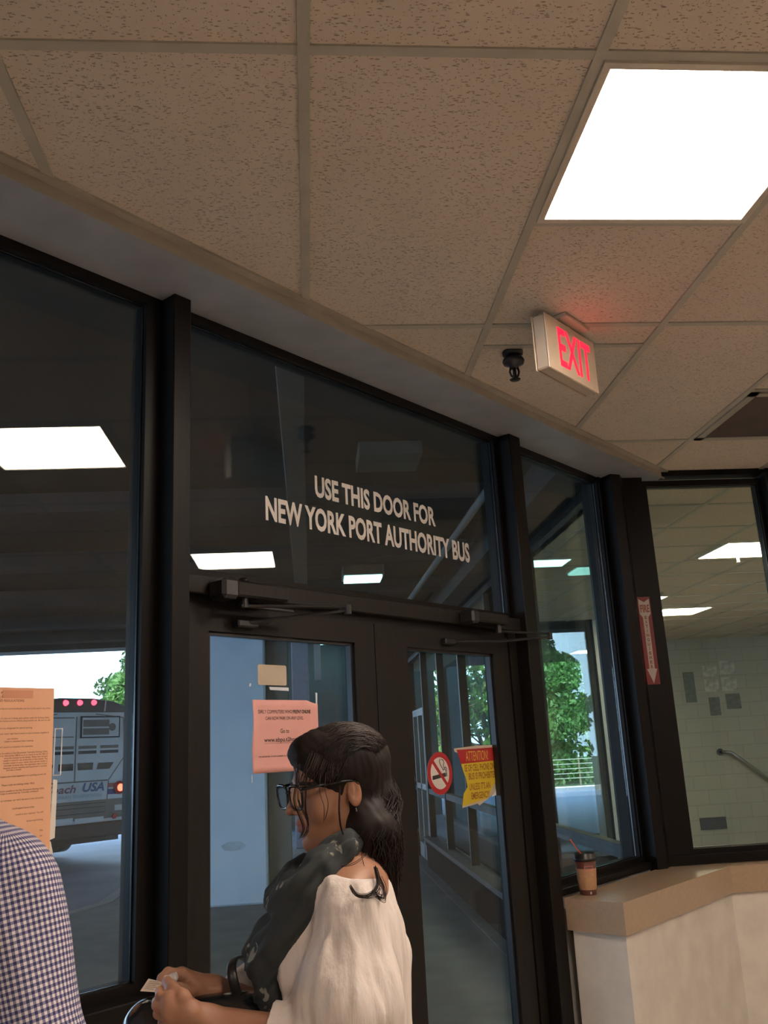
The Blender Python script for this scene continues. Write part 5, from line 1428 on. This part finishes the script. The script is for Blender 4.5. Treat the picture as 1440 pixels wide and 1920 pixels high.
for k in range(46):                        # thin fringe on the near side of the brow
    x_ = rng.uniform(565, 640); x2 = x_ + rng.uniform(-12, 6)
    strand(smooth_pts([(x_ + 14, 1412, 1.685), (x_ + 4, 1438, 1.668), (x2, 1462 + rng.uniform(-8, 14), 1.664)], 7), 0.0008)
b.build('strands', HSTR, hr, True)
# earring
MB().tube([tuple(h2w((-0.002, 0.079, -0.034))), tuple(h2w((-0.002, 0.080, -0.041)))], 0.0012, 8).build('earring', M['steel'], woman)

# glasses
gl_ = MB(lambda x, y, z: tuple(h2w((x, y, z))))
def rim(cy_, sgn):
    pts = []
    for k in range(28):
        a = 2 * math.pi * k / 28; c_, s_ = math.cos(a), math.sin(a)
        yy = 0.0290 * math.copysign(abs(c_) ** 0.62, c_); zz = 0.0225 * math.copysign(abs(s_) ** 0.62, s_)
        if zz > 0: zz *= 1.0
        yy *= (1.0 + 0.10 * (zz / 0.0205))
        pts.append((0.1050 - 0.10 * abs(cy_ + yy) ** 1.5 * 1.2, cy_ + yy, 0.004 + zz))
    return pts
mats_g = mat('glossy_black_acetate', (0.008, 0.008, 0.010), 0.15)
lensm = glass('lens_glass', (0.93, 0.95, 0.97), 0.06)
gt = None
for cy_ in (0.0360, -0.0360):
    pts = rim(cy_, 1); gl_.tube(pts + [pts[0]], 0.0024, 8, caps=False)
    top = [q for q in pts if q[2] > 0.022]
    top.sort(key=lambda q: q[1]); gl_.tube([(q[0], q[1], q[2] + 0.001) for q in top], 0.0034, 8)
gl_.tube([(0.105, -0.009, 0.014), (0.1075, 0, 0.016), (0.105, 0.009, 0.014)], 0.003, 8)
for sgn in (1, -1):
    gl_.tube([(0.1000, 0.065 * sgn, 0.022), (0.093, 0.0735 * sgn, 0.022), (0.050, 0.077 * sgn, 0.022), (0.010, 0.079 * sgn, 0.020), (-0.008, 0.078 * sgn, 0.018), (-0.016, 0.076 * sgn, 0.008)], [0.0035, 0.0036, 0.003, 0.0026, 0.0024, 0.002], 8)
gl_o = gl_.build('glasses', mats_g, woman, True)
for cy_ in (0.0360, -0.0360):
    pts = rim(cy_, 1); b = MB(lambda x, y, z: tuple(h2w((x, y, z))))
    n = len(pts); c_ = (0.105, cy_, 0.004)
    b.add([(q[0] - 0.0005, q[1], q[2]) for q in pts] + [(q[0] + 0.0008, q[1], q[2]) for q in pts], [list(range(n))[::-1], list(range(n, 2 * n))] + [[i, (i + 1) % n, n + (i + 1) % n, n + i] for i in range(n)])
    b.build('lens', lensm, gl_o)

# ticket, wrapper and handbag
tk = [C5(205, 568, 1.668), C5(280, 455, 1.672), C5(430, 492, 1.676), C5(395, 582, 1.672)]
b = MB(); nrm = np.cross(tk[1] - tk[0], tk[3] - tk[0]); nrm /= np.linalg.norm(nrm)
b.add([tuple(q) for q in tk] + [tuple(q + nrm * 0.0006) for q in tk], [[0, 1, 2, 3], [7, 6, 5, 4], [0, 4, 5, 1], [1, 5, 6, 2], [2, 6, 7, 3], [3, 7, 4, 0]])
t = thing('ticket', 'small white printed paper ticket held between thumb and fingers', 'ticket', tk[0])
b.build('paper', mat('ticket_paper', (0.72, 0.60, 0.48), 0.7), t)
b = MB(); e1 = (tk[3] - tk[0]); e2 = (tk[1] - tk[0])
for i in range(5):
    v0 = 0.2 + i * 0.14
    a = tk[0] + e1 * 0.12 + e2 * v0 - nrm * 0.0004; c_ = tk[0] + e1 * (0.55 + 0.1 * (i % 2)) + e2 * v0 - nrm * 0.0004
    b.add([tuple(a), tuple(c_), tuple(c_ + e2 * 0.05), tuple(a + e2 * 0.05)], [[0, 1, 2, 3]])
if nrm[1] > 0: pass
b.build('printed_lines', mat('grey_print', (0.35, 0.28, 0.22), 0.7), t)
def wrapper(p): return s_el(p, C5(492, 452, 1.672), (0.012, 0.006, 0.008)) + 0.004 * vnoise(p, 150)
o = soft('crumpled_wrapper', wrapper, C5(492, 452, 1.672) - 0.02, C5(492, 452, 1.672) + 0.02, 0.0012, mat('grey_foil', (0.45, 0.42, 0.40), 0.35, 0.3)); tag(o, 'tiny crumpled grey wrapper pinched above the thumb', 'wrapper')
bag = thing('handbag', 'shiny black leather handbag hanging under the hands by a loop strap', 'bag', P(385, 2060, 1.70))
def bagf(p):
    c_ = P(372, 2000, 1.70)
    d = s_box(p, c_, (0.125, 0.048, 0.108), 0.046)
    return d + 0.0015 * vnoise(p, 20)
soft('pouch', bagf, P(372, 2000, 1.70) - np.array([0.15, 0.07, 0.13]), P(372, 2000, 1.70) + np.array([0.15, 0.07, 0.13]), 0.005, mat('black_glossy_leather', (0.014, 0.014, 0.016), 0.18, 0, 0.7, bump=0.2, bscale=80), bag)
spt = smooth_pts([(445, 1935, 1.72), (452, 1890, 1.70), (440, 1850, 1.690), (434, 1815, 1.70), (442, 1796, 1.735), (460, 1797, 1.775), (470, 1815, 1.80), (474, 1860, 1.79), (478, 1935, 1.74)], 30)
MB().tube([tuple(q) for q in spt], 0.0085, 10, flat=0.35).build('strap', M['black'], bag, True)

# ---------------------------------------------------------------- man in the gingham shirt, back to us
def gingham():
    m, nt, b = nmat('navy_gingham')
    b.inputs['Roughness'].default_value = 0.85
    at = nt.nodes.new('ShaderNodeAttribute'); at.attribute_name = 'fab'
    sp = nt.nodes.new('ShaderNodeSeparateXYZ'); nt.links.new(at.outputs['Vector'], sp.inputs[0])
    st = []
    for i in (0, 1):
        fr = nt.nodes.new('ShaderNodeMath'); fr.operation = 'MULTIPLY'; fr.inputs[1].default_value = 1 / 0.0088
        f2 = nt.nodes.new('ShaderNodeMath'); f2.operation = 'FRACT'; g_ = nt.nodes.new('ShaderNodeMath'); g_.operation = 'GREATER_THAN'; g_.inputs[1].default_value = 0.5
        nt.links.new(sp.outputs[i], fr.inputs[0]); nt.links.new(fr.outputs[0], f2.inputs[0]); nt.links.new(f2.outputs[0], g_.inputs[0]); st.append(g_)
    ad = nt.nodes.new('ShaderNodeMath'); ad.operation = 'ADD'; nt.links.new(st[0].outputs[0], ad.inputs[0]); nt.links.new(st[1].outputs[0], ad.inputs[1])
    hf = nt.nodes.new('ShaderNodeMath'); hf.operation = 'MULTIPLY'; hf.inputs[1].default_value = 0.5; nt.links.new(ad.outputs[0], hf.inputs[0])
    cr = nt.nodes.new('ShaderNodeValToRGB'); cr.color_ramp.interpolation = 'CONSTANT'
    e = cr.color_ramp.elements; e[0].position = 0; e[0].color = (0.72, 0.66, 0.64, 1); e[1].position = 0.3; e[1].color = (0.22, 0.21, 0.33, 1)
    e2_ = e.new(0.8); e2_.color = (0.035, 0.035, 0.12, 1)
    nt.links.new(hf.outputs[0], cr.inputs[0]); nt.links.new(cr.outputs[0], b.inputs['Base Color'])
    return m
MY = 1.50
msh = P(26, 1652, MY); mel = P(68, 1915, MY - 0.02); mel = msh + (mel - msh) * 1.25
mnk = P(-150, 1555, MY + 0.03); mdir = np.array([-0.86, 0.10, 0.0])
mc = P(-150, 1800, MY + 0.05)
mfs = np.array([2 * mc[0] - msh[0], msh[1] + 0.06, msh[2]])
mnb = np.array([mc[0], mc[1], msh[2] + 0.07])
mh = np.array([mc[0] - 0.0, mc[1] + 0.02, msh[2] + 0.235])
def mhl(p):
    q = p - mh; return np.stack([q[:, 1], -q[:, 0], q[:, 2]], 1) / 1.02
def mtorso(p, g=0.0):
    z0 = msh[2]
    d = s_el(p, (mc[0], mc[1], z0 - 0.17), (0.170 + g, 0.115 + g, 0.23 + g))
    d = smin(d, s_el(p, (mc[0], mc[1], z0 - 0.42), (0.160 + g, 0.110 + g, 0.22 + g)), 0.06)
    d = smin(d, s_rc(p, msh + (-0.03, 0.01, 0.0), (mc[0] + 0.04, mc[1], z0 + 0.055), 0.060 + g, 0.050 + g), 0.03)
    d = smin(d, s_rc(p, mfs + (0.03, -0.01, 0.0), (mc[0] - 0.04, mc[1], z0 + 0.055), 0.060 + g, 0.050 + g), 0.03)
    return d
mel_f = np.array([mfs[0] - 0.05, mfs[1], mel[2]])
mwr = np.array([mel[0] + 0.02, mel[1] + 0.10, mel[2] - 0.23]); mwr_f = np.array([mel_f[0] + 0.0, mel_f[1] + 0.08, mel_f[2] - 0.24])
hip = np.array([mc[0], mc[1], 0.93])
def mlegs(p, g=0.0):
    d = None
    for sx in (-1, 1):
        a = hip + (0.095 * sx, 0, 0); k = np.array([a[0] + 0.01 * sx, a[1] + 0.01, 0.50]); an = np.array([a[0] + 0.02 * sx, a[1], 0.10])
        e = smin(s_rc(p, a, k, 0.092 + g, 0.062 + g), s_rc(p, k, an, 0.062 + g, 0.045 + g), 0.02)
        d = e if d is None else smin(d, e, 0.01)
    return smin(d, s_el(p, hip, (0.165 + g, 0.115 + g, 0.12 + g)), 0.05)
def mhand(p, w, sx):
    pal = w + np.array([0, 0.015, -0.085]); d = s_rc(p, w, pal, 0.024, 0.030)
    for k in range(4):
        b0 = pal + np.array([0, -0.027 + 0.018 * k, -0.01]); L_ = (0.070, 0.080, 0.075, 0.060)[3 - k]
        m_ = b0 + np.array([-0.006 * sx, 0.0, -L_ * 0.55]); e = b0 + np.array([-0.022 * sx, 0.0, -L_])
        d = smin(d, chain(p, [b0, m_, e], [0.0105, 0.0095, 0.0075], 0.003), 0.003)
    tb = w + np.array([0, 0.032, -0.035])
    return smin(d, chain(p, [tb, tb + (-.008 * sx, 0.022, -0.03), tb + (-.016 * sx, 0.028, -0.058)], [0.016, 0.012, 0.009], 0.004), 0.006)
def mbody(p):
    d = smin(mtorso(p, -0.01), s_rc(p, mh + (0, -0.02, -0.06), mnb - (0, 0, 0.03), 0.056, 0.062), 0.03)
    d = smin(d, mlegs(p, -0.01), 0.04)
    for a, e, w in ((msh, mel, mwr), (mfs, mel_f, mwr_f)):
        d = smin(d, s_rc(p, a, e, 0.050, 0.042), 0.02); d = smin(d, s_rc(p, e, w, 0.042, 0.028), 0.01)
    return d
man = thing('person', 'person seen from behind in a blue and white checked shirt at the lower left', 'person', (mc[0], mc[1], 0))
ex = []
for w, sx in ((mwr, 1), (mwr_f, -1)):
    V, F = polygonize(lambda p, w=w, sx=sx: mhand(p, w, sx), w - np.array([0.07, 0.07, 0.22]), w + np.array([0.07, 0.10, 0.04]), 0.0035); ex.append((V, F, 0))
V, F = polygonize(lambda p: head_sdf(mhl(p)) * 1.02, mh - 0.135, mh + 0.135, 0.0035); ex.append((V, F, 0))
zlo, xlo, xhi = 0.05, mfs[0] - 0.16, msh[0] + 0.16
soft('body', mbody, (xlo, mc[1] - 0.2, zlo), (xhi, mc[1] + 0.3, mh[2]), 0.012, [SKIN, LIP, EYEW, BROW], man, extra=ex)
def msleeve(p):
    d = s_rc(p, msh + (0.0, 0, -0.012), mel, 0.068, 0.066)
    e = s_rc(p, mfs, mel_f, 0.066, 0.064)
    d = smin(d, s_rc(p, mel, mwr, 0.062, 0.040), 0.02); e = smin(e, s_rc(p, mel_f, mwr_f, 0.060, 0.040), 0.02)
    return np.minimum(d, e)
def mshirt(p):
    d = smin(mtorso(p, 0.016), msleeve(p), 0.012)
    d = smin(d, s_rc(p, (mc[0], mc[1], msh[2] + 0.05), (mc[0], mc[1], msh[2] + 0.11), 0.075, 0.064), 0.02)
    d = d + 0.0045 * vnoise(p, 11) + 0.003 * np.sin(p[:, 2] * 40 + p[:, 0] * 70 + 3 * vnoise(p, 8))
    d = smax(d, 0.86 - p[:, 2], 0.004) if True else d
    return d
def mfab(V):
    ax = (mel - msh) / np.linalg.norm(mel - msh)
    side = np.cross(ax, np.array([0, 1.0, 0])); side /= np.linalg.norm(side); fr = np.cross(side, ax)
    r = V - msh; u = r @ ax; a = np.arctan2(r @ side, -(r @ fr)); 
    sl_ = np.stack([a * 0.072, u, np.zeros(len(V))], 1)
    rt = V - np.array([mc[0], mc[1], 0]); at_ = np.arctan2(rt[:, 0], -rt[:, 1])
    to = np.stack([at_ * 0.15 + rt[:, 2] * 0.15, V[:, 2] - rt[:, 0] * 0.30, np.zeros(len(V))], 1)
    seam = (V - (msh + np.array([-0.052, 0, 0]))) @ np.array([1.0, 0, -0.12])
    return np.where((seam > 0)[:, None], sl_, to)
soft('shirt', mshirt, (xlo - 0.02, mc[1] - 0.20, 0.84), (xhi + 0.02, mc[1] + 0.24, msh[2] + 0.19), 0.0048, gingham(), man, fab=mfab)
def mtr(p): return smax(smax(mlegs(p, 0.010), p[:, 2] - 0.98, 0.01), 0.07 - p[:, 2], 0.01)
soft('trousers', mtr, (xlo + .1, mc[1] - 0.16, 0.05), (xhi - .1, mc[1] + 0.16, 1.0), 0.011, mat('grey_trousers', (0.05, 0.05, 0.06), 0.8), man)
def mhair(p):
    q = mhl(p); d = s_el(q, (-0.020, 0, 0.045), (0.100, 0.083, 0.080))
    return smax(d, -np.minimum(s_el(q, (0.09, 0, -0.02), (0.075, 0.085, 0.085)), s_el(q, (0.0, 0, -0.10), (0.2, 0.2, 0.09))), 0.006) + 0.002 * vnoise(p, 60)
soft('hair', mhair, mh - 0.13, mh + 0.14, 0.005, HAIR, man)
for sx in (-1, 1):
    an = (hip[0] + 0.115 * sx, hip[1], 0)
    f_ = lambda p, an=an: smax(smin(s_el(p, (an[0], an[1] + 0.07, 0.04), (0.048, 0.145, 0.04)), s_rc(p, (an[0], an[1], 0.11), (an[0], an[1], 0.045), 0.05, 0.05), 0.02), 0.002 - p[:, 2], 0.004)
    soft('shoe', f_, (an[0] - 0.07, an[1] - 0.08, -0.005), (an[0] + 0.07, an[1] + 0.23, 0.17), 0.008, M['black'], man)
